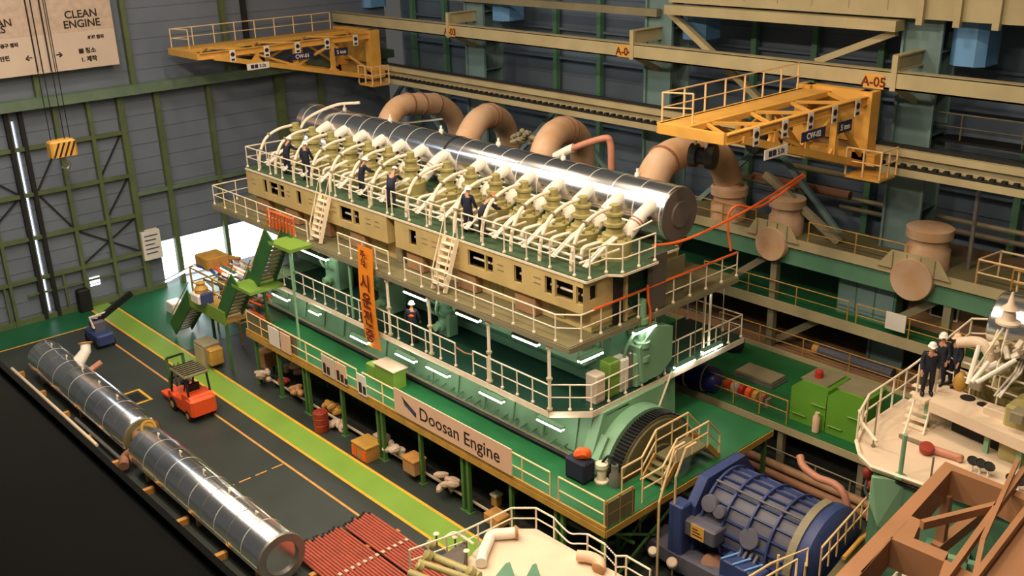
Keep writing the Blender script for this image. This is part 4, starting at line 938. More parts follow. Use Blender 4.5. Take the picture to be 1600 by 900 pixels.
for k in range(3):
    p = px(1170 + 13 * k, 600 + 5 * k, z=1.97 + .0)
    p = px(1185, 592, z=1.95)
    tag(MB().box(p.x - 1.0 + .06 * k, p.x + 1.0 - .05 * k, p.y - .5 + .05 * k, p.y + .6, 1.96 + .09 * k, 2.04 + .09 * k).build('steel_plate', 'steel' if k < 2 else 'tan_dark'), 'grey steel plates stacked flat on the side platform', 'plate', 'stack of steel plates')
b = px(1160, 608, z=2.3)
for k in range(6):
    p = px(1138 + 11 * k, 600 + 4.5 * k, z=2.2); m = ('hivis', 'sign_white', 'red', 'hivis', 'amber', 'rust')[k]
    tag(MB().lathe((p.x - .12, p.y, 2.2), (1, 0, 0), [(.08, 0), (.22, .02), (.22, .22), (.08, .24)], 12).build('hose_roll', m, None, True),
        ('orange hose roll at the far end of the row', 'white hose roll next to the far orange one', 'red hose roll in middle of the row', 'orange hose roll between red and amber ones', 'amber hose roll near the end of the row', 'dark rust coloured hose roll closing the row')[k] + ' on side platform', 'hose roll', 'hose rolls on the side platform rail')
tr_ = thing('rack', 'low steel rack holding the row of hose rolls', 'rack', px(1165, 622, z=1.95))
a, c = px(1130, 606, z=1.98), px(1200, 634, z=1.98); MB().bar((a.x, a.y, 1.97), (c.x, c.y, 1.97), .3, .03).build('tray', 'steel', tr_)
for q in (a, c): MB().box(q.x - .05, q.x + .05, q.y - .15, q.y + .15, 1.95, 2.3).build('end_bracket', 'tan_dark', tr_)
# low gallery rolls
p, q = px(1280, 553, y=36.9), px(1395, 590, y=36.9)
pr = thing('pipe_bundle', 'long pale violet pipe lying on the low back gallery', 'pipe', (p.x, 36.9, 2.05))
MB().cyl((p.x, 36.9, 2.3), (q.x, 36.9, 2.3), .24, 16).build('pipe', 'dyno_grey', pr, True)
MB().lathe((p.x - .3, 36.9, 2.3), (1, 0, 0), [(.1, 0), (.22, .02), (.22, .3)], 14).build('cap', 'crane_yellow', pr, True)
# upper gallery clutter behind the columns
for i, (u, v, r, L) in enumerate(((1250, 290, .2, 5), (1300, 270, .14, 4), (1180, 280, .18, 4.5))):
    p = px(u, v, y=39.5)
    tag(MB().cyl((p.x - L / 2, 39.5, p.z), (p.x + L / 2, 39.5, p.z), r, 14).build('air_pipe', 'tan_dark' if i else 'rust', None, True), ('fat rusty air pipe along the back wall under the near crane', 'thin rusty air pipe above the fat one on the back wall', 'rusty air pipe behind the largest arched duct')[i], 'pipe')
for i, v in enumerate((345, 362)):
    p = px(1500, v, y=40.5); tag(MB().cyl((p.x - 5.5, 40.5, p.z), (p.x + 6, 40.5, p.z), .1, 8).build('wall_pipe', 'tan_dark'), ('upper thin grey pipe along the dark back wall', 'lower thin grey pipe along the dark back wall')[i], 'pipe')
p = px(1525, 330, y=37.6); tag(MB().cyl((p.x, 37.6, 7.2), (p.x, 37.6, 10.85), .09, 8).build('hanger_pole', 'steel'), 'thin steel pole from the back gallery up to the runway beam', 'pole')
hr = thing('guard_rail', 'bright orange guard rail frame on the back gallery at picture right', 'railing', (-14, 36.4, 7.25))
a, c = px(1500, 420, y=36.2), px(1562, 400, y=37.4)
rail(hr, [(-14.3, 36.15, 7.25), (-8.4, 36.15, 7.25)], 1.0, 1.6, .04, 'crane_rail', .04, foot=False)
rail(hr, [(-14.3, 36.15, 7.25), (-14.1, 37.6, 7.25), (-12.4, 37.6, 7.25)], 1.0, 1.5, .04, 'crane_rail', .04, foot=False)
for y in (37.1,):
    w = thing('guard_rail', 'grey thin railing high on the dark wall above the runway beam', 'railing', (-12, 39, 11.9)); rail(w, [(-19, 38.6, 11.9), (-5, 38.6, 11.9)], 1.0, 2.4, .03, 'tan_dark', .03, foot=False)
    MB().box(-19, -5, 38.5, 39.5, 11.8, 11.9).build('walk_plate', 'dark', w)
# orange cables from the crane to the galleries
ca = thing('power_cable', 'bright orange power cables slung from the near crane to the galleries', 'cable', px(1255, 275, y=33))
e0 = px(1255, 272, y=33.5)
MB().tube(smooth_path([e0, px(1185, 318, y=31), px(1110, 358, y=28), px(1060, 378, y=26.5), px(1020, 384, y=25.3)], 5), .05, 6).build('cable', 'cable', ca, True)
MB().tube(smooth_path([e0 + V((.1, 0, -.05)), px(1190, 322, y=32), px(1150, 322, y=30.8), px(1137, 345, y=30.6), px(1142, 392, y=30.6)], 5), .05, 6).build('cable', 'cable', ca, True)
MB().tube(smooth_path([px(1012, 445, x=-20.9), px(1013, 470, x=-20.85), px(1016, 485, x=-20.85), px(1015, 508, x=-20.85)], 4), .05, 6).build('cable', 'cable', ca, True)
MB().bevbox(-21.0, -20.92, 25.32, 26.3, 7.45, 9.5, .02).build('grey_panel', 'grey_plate', EN)
MB().bevbox(-21.04, -20.98, 26.3, 27.4, 7.42, 9.1, .02).build('dark_panel', 'deck_olive', EN)
# cabinets at the flywheel end on the middle gallery
for i, (u, v, w, h, m, lab) in enumerate(((930, 612, .5, 1.05, 'cream_deck', 'small cream cabinet at the corner of the middle gallery'), (952, 600, .55, 1.3, 'lime_paint', 'pale olive cabinet beside the cream one on the middle gallery'), (968, 580, .45, 1.25, 'sign_white', 'pale pinkish cabinet behind the olive one on the middle gallery'), (985, 565, .6, 1.35, 'steel', 'grey cabinet next to the mint pipe on the middle gallery'))):
    p = px(u, v, x=-21.35); g = thing('cabinet', lab, 'cabinet', (p.x, p.y, 4.7))
    MB().bevbox(-21.6, -21.1, p.y - w / 2, p.y + w / 2, 4.72, 4.72 + h, .04).build('body', m, g)
    MB().box(-21.1, -21.08, p.y - w / 2 + .05, p.y + w / 2 - .05, 4.8, 4.65 + h).build('door', m, g)
# ================================================================ SECOND ENGINE (right) AND THIRD ENGINE (front)
ZE = 5.45
E2 = thing('ship_engine', 'second ship engine with cream deck and people on it at the right', 'engine', (-10, 27, 0))
def pdeck(pix, z, th, m, name, par):
    pts = [px(u, v, z=z) for u, v in pix]
    return MB().prism(pts, (0, 0, -th)).build(name, m, par)
pdeck(((1338, 690), (1350, 664), (1412, 622), (1445, 632), (1600, 700), (1680, 735), (1680, 840), (1600, 812), (1405, 744), (1362, 729), (1343, 710)), ZE, .14, 'cream_deck', 'deck', E2)
ed = [px(u, v, z=ZE + .05) for u, v in ((1350, 664), (1338, 690), (1343, 710), (1362, 729), (1405, 744), (1600, 812))]
MB().tube(ed, .06, 6).build('deck_edge', 'cream', E2)
# mint body under the deck
b = MB(); pts = [px(u, v, z=ZE - .15) for u, v in ((1365, 735), (1405, 747), (1640, 828), (1640, 740), (1440, 655))]
b.prism(pts, (0, 0, -4.4)); BD = b.build('frame_box', 'mint_dark', E2)
q = px(1408, 760, z=ZE - .2)
MB().prism([px(1362, 742, z=ZE - .2), px(1412, 748, z=ZE - .2), px(1410, 748, z=ZE - .2) + V((0, 0, -1.7)), px(1362, 742, z=ZE - .2) + V((.3, 0, -1.5)), px(1362, 742, z=ZE - .2) + V((0, 0, -.9))], (.1, -.12, 0)).build('end_bracket', 'mint', E2)
for k in range(4):
    c = px(1425 + 16 * k, 762 + 6 * k, z=ZE - .8); MB().bevbox(c.x - .14, c.x + .14, c.y - .1, c.y + .12, ZE - 2, ZE - .5, .03).build('stiffener', 'mint', E2)
MB().tube([px(1400, 752, z=ZE - .25), px(1440, 766, z=ZE - .25), px(1475, 778, z=ZE - .25)], .07, 6).build('black_pipe', 'black', E2)
# upper block
ZU = 6.55
ub = pdeck(((1452, 626), (1475, 600), (1700, 690), (1700, 735), (1600, 690)), ZU, .35, 'cream_deck', 'upper_deck', E2)
pdeck(((1455, 636), (1600, 700), (1700, 745), (1700, 700), (1480, 610)), ZU - .36, .12, 'mint', 'upper_frame', E2)
pdeck(((1490, 645), (1700, 735), (1700, 690), (1500, 610)), ZU - .5, 1.1, 'dark', 'inner_shade', E2)  # dark block in place of the shade beneath the upper deck
for (u, v) in ((1450, 633), (1545, 674), (1596, 697)):
    a = px(u, v, z=ZU - .4); MB().bar((a.x, a.y, ZE), (a.x, a.y, ZU - .3), .14, .14).build('post', 'mint', E2)
for (u, v, r) in ((1512, 622, .22), (1535, 632, .16), (1597, 645, .2), (1572, 640, .12)):
    a = px(u, v, z=ZU); MB().lathe(a, (0, 0, 1), [(r, 0), (r, .015), (r * .85, .02), (.02, .02)], 16).build('stud_hole_shade', 'dark', E2)  # dark discs paint the shade of open holes on the deck
a = px(1560, 650, z=ZU); MB().bevbox(a.x - .4, a.x + .4, a.y - .2, a.y + .2, ZU, ZU + .25, .03).build('cover_box', 'cream_deck', E2)
# rails of the second engine
r1 = [px(1600, 812, z=ZE), px(1405, 744, z=ZE)]
a, c = r1[1], r1[0]
for (u, v, h, r, m) in ((1406, 745, 1.35, .07, 'mint'), (1452, 763, 1.0, .03, 'tan_dark'), (1364, 698, 1.5, .025, 'tan_dark')):
    p = px(u, v, z=ZE); P = MB().tube([p, p + V((0, 0, h))], r, 8).build('post', m, E2)
    MB().lathe(p, (0, 0, 1), [(r * 2.6, 0), (r * 2.6, .06)], 8).build('foot', m, P)
lp = [px(1352, 664, z=ZE), px(1412, 622, z=ZE), px(1452, 592, z=6.0), px(1512, 543, z=6.6), px(1550, 545, z=6.7)]
rail(E2, lp, 1.05, .75, .04, 'cream', .035, foot=False)
rail(E2, [px(1338, 690, z=ZE), px(1352, 664, z=ZE)], 1.0, .6, .04, 'cream', .035, foot=False)
MB().tube([px(1343, 640, z=ZE + .9), px(1347, 660, z=ZE + .6), px(1370, 690, z=ZE + .4)], .05, 6).build('loop_bar', 'cream', E2)
rail(E2, [px(1474, 600, z=ZU), px(1600, 648, z=ZU), px(1690, 690, z=ZU)], .95, 1.0, .035, 'cream', .03, foot=False)
# stair steps up to the people
for k in range(6):
    a = px(1428 + 3 * k, 668 - 12 * k, z=ZE + .18 * k)
    MB().box(a.x - .35, a.x + .35, a.y - .1, a.y + .1, ZE + .18 * k + .02, ZE + .18 * k + .06).build('tread', 'cream', E2)
for u0, u1 in ((1412, 1432), (1442, 1460)):
    MB().tube([px(u0, 680, z=ZE), px(u1, 615, z=6.45), px(u1, 615, z=6.45) + V((0, 0, 1.0))], .04, 6).build('stair_rail', 'cream', E2)
LD = pdeck(((1425, 618), (1445, 628), (1520, 585), (1498, 575)), 6.5, .1, 'cream_deck', 'landing', E2)
# cylinder heads on the second engine
for (u, v, z) in ((1574, 590, 6.9), (1640, 640, 6.9)):
    p = px(u, v, z=z); d = p - V((CYX[0], 24.75, 9.42))
    c = UNIT0.copy(); COL.objects.link(c); c.parent = E2; c.location = d - E2.location
    for ch in UNIT0.children:
        if ch.name.startswith(('curved', 'fuel', 'brace')): continue
        f = ch.copy(); COL.objects.link(f); f.parent = c
        for gch in ch.children: e = gch.copy(); COL.objects.link(e); e.parent = f
    MB().bevbox(p.x - .7, p.x + .7, p.y - .9, p.y + .9, 6.4, 6.9, .06).build('cylinder_block', 'engine_olive', E2)
MB().lathe(px(1575, 505, y=28.2), (0, 0, 1), [(.34, 0), (.34, .06), (.2, .12), (.16, .4), (.26, .44), (.1, .6), (.03, .95)], 14).build('valve_cone', 'cream_deck', E2, True)
for (a, c) in (((1512, 600), (1530, 540)), ((1518, 598), (1544, 566)), ((1526, 598), (1588, 562))):
    MB().tube([px(*a, y=27.0), px(*c, y=27.6)], .07, 8).build('white_strut', 'insulation', E2)
for (a, c) in (((1520, 585), (1568, 512)), ((1550, 605), (1575, 512)), ((1528, 590), (1560, 515))):
    MB().tube([px(*a, y=27.6), px(*c, y=28.0)], .035, 6).build('cream_strut', 'cream', E2)
MB().tube(smooth_path([px(1500, 535, y=28.8), px(1530, 535, y=28.6), px(1545, 550, y=28.6), px(1548, 575, y=28.6)], 4), .17, 10).build('air_pipe', 'cream_deck', E2, True)
rng = random.Random(4)
for k in range(16):
    p = px(rng.uniform(1548, 1600), rng.uniform(530, 600), y=27.8 + rng.random())
    MB().tube([p, p + V((rng.uniform(-.3, .3), rng.uniform(-.2, .2), rng.uniform(-.3, .3)))], rng.uniform(.05, .1), 7).build('small_pipe', rng.choice(('cream', 'engine_olive', 'insulation', 'tan_dark')), E2)
MB().lathe(px(1560, 500, y=29.6), (1, .0, 0), [(.1, 0), (.9, .02), (.95, .1), (.95, 4)], 30).build('receiver', 'chrome', E2, True)
MB().bevbox(-9.6, -6.5, 27.6, 28.8, ZE + .02, 7.2, .08).build('head_block', 'engine_olive', E2)
# fittings lying on the deck
b = px(1440, 712, z=ZE); c = px(1500, 722, z=ZE)
tag(MB().tube([px(1450, 700, z=ZE + .12), px(1500, 716, z=ZE + .12), px(1498, 718, z=ZE + .12)], [.13, .13, .09], 10).build('flanged_pipe', 'pink_ring', None, True), 'pinkish flanged pipe lying on the cream deck of second engine', 'pipe')
tag(MB().lathe(px(1448, 700, z=ZE + .2), (.2, -.3, .9), [(.2, -.1), (.22, 0), (.2, .08), (.1, .09)], 14).build('round_flange', 'barrel_red', None, True), 'round dark red flange lying on the cream deck', 'flange')
tag(MB().bar(px(1405, 680, z=ZE + .08), px(1475, 706, z=ZE + .08), .07, .1).build('steel_bar', 'tan_dark'), 'long brown bar lying across the cream deck', 'bar')
hp = thing('hose_reel', 'red hydraulic hose ends hanging at the corner under the cream deck', 'hoses', px(1365, 770, z=4.3))
for (u, v) in ((1357, 738), (1374, 742), (1365, 758)):
    q = px(u, v, y=25.2); MB().lathe(q, (.2, -.4, .6), [(.06, -.25), (.16, -.2), (.18, .05), (.14, .15), (.05, .2)], 10).build('hose_end', 'barrel_red', hp, True)
for (pts) in (((1357, 745), (1352, 765), (1362, 785)), ((1374, 748), (1368, 768), (1380, 775), (1400, 760)), ((1365, 762), (1372, 790), (1368, 808))):
    MB().tube(smooth_path([px(u, v, y=25.3) for u, v in pts], 4), .05, 6).build('hose', 'steel', hp)
VL = ((1518, 728), (1530, 732), (1543, 737), (1578, 756), (1590, 760))
for i, (u, v) in enumerate(VL):
    p = px(u, v + 8, z=ZE); g = thing('valve', ('hand wheel valve at the left end of the row on the cream deck edge', 'second hand wheel valve of the row on the cream deck edge', 'third hand wheel valve of the row on the cream deck edge', 'hand wheel valve next to the red flange on the deck edge', 'hand wheel valve at the right end of the deck edge row')[i], 'valve', p, 'valves on the cream deck edge')
    MB().tube([p, p + V((0, 0, .32))], .035, 6).build('stem', 'insulation', g)
    MB().lathe(p + V((0, 0, .34)), (.3, -.3, .8), [(.15, -.02), (.17, 0), (.15, .02), (.12, .0)], 14).build('hand_wheel', 'dark', g)
# side floor strip with railing between dynamometer and brown frame
LS = thing('walkway', 'narrow green walkway with yellow railing between the dynamometer and brown frame', 'walkway', px(1330, 850, z=2.4))
pdeck(((1280, 915), (1372, 800), (1420, 812), (1340, 915)), 2.4, .12, 'deck_olive', 'deck', LS)
rail(LS, [px(1280, 900, z=2.4), px(1366, 800, z=2.4)], 1.0, .6, .035, 'crane_rail', .03, foot=False)
MB().tube([px(1318, 872, z=2.6), px(1345, 842, z=2.6), px(1385, 815, z=2.6)], .07, 8).build('yellow_pipe', 'crane_yellow', LS)
for (u, v) in ((1296, 900), (1385, 815)):
    p = px(u, v, z=2.4); MB().bar((p.x, p.y, 0), (p.x, p.y, 2.3), .12, .12).build('leg', 'leg_green', LS)
gr = thing('guard_rail', 'pair of looped yellow guard rails in front of the dynamometer', 'railing', px(1220, 900, z=2.2))
for dv in (0, 17):
    MB().tube([px(1140, 920 + dv, z=3.0), px(1205, 880 + dv, z=3.0), px(1262 - dv, 857 + dv, z=3.0), px(1260 - dv, 885 + dv, z=2.6)], .04, 6).build('bar', 'crane_rail', gr)
p = px(1215, 885, z=2.6); MB().tube([(p.x, p.y, 0), p + V((0, 0, .4))], .04, 6).build('post', 'crane_rail', gr)
p = px(1259, 880, z=2.6); MB().tube([(p.x, p.y, 0), p], .04, 6).build('post', 'crane_rail', gr)
# ---- third engine, bottom centre
ZT = 3.0
E3 = thing('ship_engine', 'third ship engine with pale cream deck at the bottom of picture', 'engine', (-17, 15.5, 0))
pdeck(((688, 925), (735, 868), (757, 845), (790, 832), (812, 826), (838, 826), (866, 842), (905, 864), (955, 890), (1010, 920), (1000, 990), (760, 1010)), ZT, .12, 'cream_deck', 'deck', E3)
b = MB(); pts = [px(u, v, z=ZT - .13) for u, v in ((720, 940), (760, 860), (815, 838), (838, 838), (950, 895), (990, 940), (900, 1010))]
b.prism(pts, (0, 0, -2.8)); b.build('body', 'mint_dark', E3)
R3 = [px(u, v, z=ZT) for u, v in ((642, 893), (727, 862), (768, 842), (800, 826), (838, 826), (866, 842), )]
rail(E3, R3, .74, .62, .032, 'cream', .03, foot=False)
rail(E3, [px(918, 868, z=ZT), px(945, 884, z=ZT)], .74, .8, .032, 'cream', .03, foot=False)
rail(E3, [px(962, 903, z=ZT), px(978, 903, z=ZT), px(1015, 925, z=ZT)], .74, .7, .032, 'cream', .03, foot=False)
for f in (.74, .4):
    a, c = px(866, 842, z=ZT) + V((0, 0, f)), px(918, 868, z=ZT) + V((0, 0, f)); m = (a + c) / 2 - V((0, 0, .26))
    MB().tube(smooth_path([a, a.lerp(m, .55) - V((0, 0, .04)), m, c.lerp(m, .5) - V((0, 0, .0)), c], 4), .025, 6).build('chain', 'sign_white', E3)
    a, c = px(945, 884, z=ZT) + V((0, 0, f)), px(962, 903, z=ZT) + V((0, 0, f))
    for k in range(6): MB().tube([a.lerp(c, k / 6 + .02), a.lerp(c, k / 6 + .1)], .025, 6).build('chain_link', 'sign_white', E3)
w = smooth_path([px(806, 832, z=ZT + .2), px(785, 834, z=ZT + .2), px(768, 836, z=ZT + .2), px(762, 848, z=ZT + .2), px(754, 866, z=ZT + .2), px(752, 880, z=ZT + .2)], 4)
dp = MB().tube(w, .17, 12).build('lagged_pipe', 'insulation', None, True); tag(dp, 'bent white lagged pipe lying on the pale deck', 'pipe')
d = (w[0] - w[1]).normalized(); MB().lathe(w[0], d, [(.2, -.04), (.22, 0), (.2, .05), (.13, .06), (.13, .01), (.02, .01)], 14).build('open_end', 'cardboard', dp, True)
w = smooth_path([px(902, 868, z=ZT + .2), px(920, 870, z=ZT + .22), px(934, 876, z=ZT + .2), px(938, 884, z=ZT + .15), px(934, 890, z=ZT + .12)], 4)
dp = MB().tube(w, .17, 12).build('lagged_pipe', 'banner_pink', None, True); tag(dp, 'short curved pinkish lagged pipe near the deck railing', 'pipe')
d = (w[-1] - w[-2]).normalized(); MB().lathe(w[-1], d, [(.2, -.04), (.21, 0), (.16, .04), (.05, .05)], 14).build('end_flange', 'cardboard', dp, True)
for i, pix in enumerate((((690, 868), (730, 843), (722, 895), (716, 893)), ((770, 905), (790, 880), (797, 878), (806, 905)), ((820, 905), (832, 882), (838, 880), (846, 905)))):
    pts = [px(u, v, z=ZT + .35) for u, v in pix]; MB().prism(pts, (0, 0, -.3)).build('side_plate', ('grey_plate', 'mint_dark', 'mint_dark')[i], E3)
for (a, c, r) in (((655, 878), (735, 905), .1), ((665, 865), (750, 900), .12), ((640, 895), (690, 915), .12)):
    MB().tube([px(*a, z=ZT + .3), px(*c, z=ZT + .3)], r, 10).build('cream_pipe', 'engine_olive', E3, True)
for (u, v, r) in ((672, 850, .16), (668, 868, .18), (735, 893, .16), (655, 885, .12)):
    MB().lathe(px(u, v, z=ZT + .4), (-.3, -.4, .5), [(r * .5, -.14), (r, -.1), (r, .06), (r * .6, .1), (r * .2, .1)], 12).build('valve_body', 'engine_olive', E3, True)
for (u, v) in ((683, 833), (712, 838), (730, 860)):
    p = px(u, v + 24, z=ZT); MB().tube([p, p + V((0, 0, .5))], .03, 6).build('valve_stem', 'tan_dark', E3); MB().lathe(p + V((0, 0, .5)), (0, 0, 1), [(.08, 0), (.1, .02), (.08, .04)], 8).build('valve_wheel', 'cream', E3)
pa = [px(u, v, z=ZT + .62) for u, v in ((692, 842), (708, 832), (722, 838), (740, 850))]
MB().tube(smooth_path(pa, 3), .04, 6).build('bent_pipe', 'cream', E3)
# ================================================================ BROWN STEEL FRAME, right bottom
ZB = 7.6
BF = thing('steel_truss', 'heavy brown fabricated steel frame with two big rectangular openings', 'steel frame', px(1420, 830, z=ZB))
O = lambda u, v, z=ZB: px(u, v, z=z)
def member(pix, name='beam', m='brown_frame', th=.75): return pdeck(pix, ZB, th, m, name, BF)
member(((1477, 721), (1487, 735), (1424, 806), (1330, 915), (1290, 915)), 'long_beam')
member(((1477, 721), (1660, 795), (1660, 812), (1565, 764), (1487, 735)), 'end_beam')
member(((1424, 806), (1440, 813), (1428, 841), (1482, 863), (1474, 877), (1391, 841), (1397, 836)), 'cross_beam')
member(((1397, 836), (1392, 840), (1330, 915), (1322, 915)), 'inner_beam')
member(((1565, 764), (1600, 779), (1510, 900), (1492, 900), (1474, 877), (1500, 838)), 'inner_long_beam') if False else None
member(((1476, 874), (1560, 915), (1462, 915)), 'cross_plate')
for (a, c, w_) in (((1440, 820), (1562, 790), .16), ((1600, 735), (1470, 915), .16), ((1610, 790), (1515, 915), .16)):
    MB().bar(O(*a, ZB + .15), O(*c, ZB + .15), .13, .2).build('diagonal_bar', 'brown_frame', BF)
MB().bar(O(1535, 800, 5.4), O(1460, 860, 5.4), .25, .35).build('inner_bar', 'brown_frame', BF)
MB().bar(O(1590, 720, ZB + .3), O(1535, 845, ZB + .2), .1, .12).build('thin_bar', 'brown_frame', BF); MB().bar(O(1535, 845, ZB + .2), O(1520, 915, ZB), .1, .12).build('thin_bar', 'brown_frame', BF)
member(((1600, 800), (1680, 780), (1680, 920), (1518, 915)), 'side_plate', 'grey_plate' if False else 'brown_frame')
for (u, v, z) in ((1483, 730, ZB), (1310, 905, ZB), (1590, 775, ZB)): 
    p = px(u, v, z=z); MB().bar((p.x + .1, p.y - .1, 0), (p.x + .1, p.y - .1, z - .7), .22, .22).build('leg', 'brown_frame', BF)
# mint frame seen through the openings
MF = thing('steel_lattice', 'mint painted lattice frame seen through the brown frame openings', 'steel frame', px(1500, 830, z=3.6))
for k in range(5):
    a, c = px(1480 + k * 8 - 35, 800 + k * 24, z=3.6), px(1540 + k * 9 - 20, 822 + k * 24, z=3.6)
    MB().bar(a, c, .22, .3).build('cross_bar', 'mint', MF)
for (a, c) in (((1478, 795), (1440, 880)), ((1530, 800), (1500, 900)), ((1580, 800), (1560, 910))): MB().bar(px(*a, z=3.6), px(*c, z=3.6), .2, .3).build('long_bar', 'mint_dark', MF)
pdeck(((1440, 790), (1620, 790), (1620, 930), (1400, 930)), 3.2, .1, 'sack', 'floor_plate', MF)
for (u, v) in ((1450, 800), (1600, 800), (1420, 920)):
    p = px(u, v, z=3.1); MB().bar((p.x, p.y, 0), (p.x, p.y, 3.1), .2, .2).build('leg', 'mint_dark', MF)
p = px(1400, 905, z=5.6)
tag(MB().lathe(p - V((0, 0, 1.2)), (0, 0, 1), [(.05, 0), (.16, .1), (.15, 1.1), (.1, 1.25), (.03, 1.4)], 12).build('cream_bollard', 'cream_deck', None, True), 'cream rounded post standing inside the lower opening of brown frame', 'post')
# ================================================================ CHROME TUBES, RODS, FLOOR MARKS
def floor_tube(name, lab, x0, x1, y, r, open_end):
    g = thing(name, lab, 'exhaust pipe', (x0, y, 0), 'chrome clad tubes lying on the floor')
    T = MB().lathe((x0, y, r + .12), (1, 0, 0), [(.1, 0), (r * .9, .02), (r, .12), (r, x1 - x0 - .1), (r * .92, x1 - x0), (.1, x1 - x0 + .01)], 48).build('shell', 'chrome', g, True)
    n = int((x1 - x0) / .95)
    for k in range(n):
        MB().lathe((x0 + .5 + k * .95, y, r + .12), (1, 0, 0), [(r + .004, 0), (r + .004, .04)], 40).build('strap', 'chrome_strap' if k % 2 else 'steel', T, True)
    for k in range(n // 2): MB().tube([(x0 + 1 + k * 1.9, y + .1, 2 * r + .1), (x0 + 1.0 + k * 1.9, y + .1, 2 * r + .24), (x0 + 1.15 + k * 1.9, y + .1, 2 * r + .24)], .03, 5).build('lug', 'cream', T)
    for k in range(3):
        xx = x0 + .8 + (x1 - x0 - 1.6) * k / 2; b = MB(); b.prism([(xx, y - r * .7, 0), (xx, y + r * .7, 0), (xx, y + r * .7, .35), (xx, y, .13), (xx, y - r * .7, .35)], (.14, 0, 0)); b.build('saddle', 'wood', g)
    return g
t1 = floor_tube('exhaust_tube', 'chrome clad tube on the floor nearer the end wall with round bare end', -48.2, -37.2, 13.2, .85, True)
MB().lathe((-37.2, 13.2, .97), (1, 0, 0), [(.78, 0), (.74, .05), (.5, .06), (.48, .14), (.3, .16), (.3, .02), (.02, .02)], 24).build('end_plate', 'deck_olive', t1, True)
MB().lathe((-37.1, 13.45, 1.3), (1, .1, .35), [(.3, 0), (.34, .02), (.34, .06), (.24, .07), (.22, .03), (.02, .03)], 20).build('port_ring', 'amber', t1, True)
p = px(134, 590, y=13.9)
MB().tube([(p.x, 13.7, 1.5), (p.x + .1, 14.1, 2.0), (p.x - .1, 14.2, 2.25)], [.3, .24, .22], 12).build('branch_pipe', 'insulation', t1, True)
MB().lathe((p.x - .1, 14.2, 2.25), (-.4, .2, .9), [(.3, 0), (.32, .03), (.3, .07), (.2, .08)], 14).build('branch_flange', 'wood', t1, True)
MB().tube([(p.x + 1.2, 13.8, 1.5), (p.x + 1.3, 14.3, 1.75)], .13, 8).build('stub_pipe', 'pink_ring', t1, True)
t2 = floor_tube('exhaust_tube', 'chrome clad tube on the floor beside the red rods', -36.2, -26.0, 13.0, .85, False)
MB().lathe((-26.0, 13.0, .97), (1, 0, 0), [(.86, -.02), (.9, .02), (.86, .1), (.6, .11), (.58, -.3), (.05, -.32)], 30).build('open_ring', 'steel', t2, True)
tag(MB().tube(smooth_path([(-36.9, 12.9, 1.4), (-36.6, 12.7, .9), (-36.9, 12.3, .5), (-36.4, 12.0, .4)], 4), .2, 10).build('elbow_pipe', 'rust', None, True), 'brown elbow pipe lying between the two chrome tubes', 'pipe')
for i, (y, x0, x1, m, lab) in enumerate(((11.95, -49.5, -39.0, 'cream_deck', 'long pale pipe lying beside the far chrome tube'), (12.2, -42.0, -36.9, 'steel', 'thin steel pipe between the pale pipe and chrome tube'), (11.6, -35.8, -24, 'engine_olive', 'olive pipe lying beside the near chrome tube'), (11.3, -39, -35.0, 'amber', 'short amber pipe at the dark edge near the tube gap'))):
    tag(MB().cyl((x0, y, .32), (x1, y, .32), .07, 8).build('pipe', m, None, True), lab, 'pipe')
for k in range(9):
    tag(MB().box(-49 + k * 2.9, -48.8 + k * 2.9, 11.2, 12.3, 0, .25).build('timber', 'wood'), 'short timber bearer under the long pipes beside the chrome tubes', 'timber', 'timber bearers under the pipes')
rng = random.Random(3)
for k in range(27):
    y = 13.95 + k * .122 + (.08 if k > 16 else 0); o = rng.uniform(-.12, .1)
    if k == 0:
        rod0 = MB().cyl((-27.0, 0, .2), (-21.5, 0, .2), .052, 8).build('rod', 'rod_red', None, True)
        tip0 = MB().cyl((-27.14, 0, .2), (-26.99, 0, .2), .046, 8).build('tip', 'black', rod0)
        r_, t_ = rod0, tip0
    else:
        r_ = rod0.copy(); COL.objects.link(r_); t_ = tip0.copy(); COL.objects.link(t_); t_.parent = r_
    r_.location = (o, y, 0); tag(r_, 'long red steel rod with dark tip in the row beside chrome tube', 'rod', 'red rods laid in a row on the floor')
for k in range(2): tag(MB().box(-25.6 + k * 2.6, -25.4 + k * 2.6, 13.7, 17.4, 0, .145).build('timber', 'wood'), ('timber under the far ends of the red rods', 'timber under the middle of the red rods')[k], 'timber')
sd = MB()
for k in range(12):
    tag(MB().bevbox(-24.75, -24.6, 14.3 + k * .25, 14.42 + k * .25, .255, .3, .01).build('wood_chock', 'sack'), 'small pale chock in the dotted line across the red rods', 'chock', 'pale chocks across the red rods')
p = px(212, 621, z=0); mh = MB()
for (x0, x1, y0, y1) in ((-.75, -.63, -.5, .5), (.63, .75, -.5, .5), (-.63, .63, -.5, -.38), (-.63, .63, .38, .5)): mh.box(p.x + x0, p.x + x1, p.y + y0, p.y + y1, 0, .008)
struct('trim_8', mh, 'yellow_line'); struct('trim_9', MB().box(p.x - .45, p.x + .45, p.y - .28, p.y + .28, 0, .008), 'black')
# ================================================================ DARK GIRDER IN THE FOREGROUND
FG = thing('crane_girder', 'dark near crane girder crossing the lower left corner', 'girder', (-8, 0, 15))
MB().box(-28, 4, -6, 2.82, 15.6, 16).build('top_plate', 'girder_black', FG)
MB().box(-28, 4, 2.3, 2.5, 14.4, 15.6).build('web', 'girder_black', FG)
MB().bar((-28, 2.80, 16.03), (4, 2.80, 16.03), .06, .06).build('edge_strip', 'girder_black', FG)
MB().box(-28, 4, 0.25, .9, 16.0, 16.12).build('flange', 'girder_black', FG)
MB().bar((-28, 1.05, 16.08), (4, 1.05, 16.08), .12, .12).build('rail', 'dark', FG)
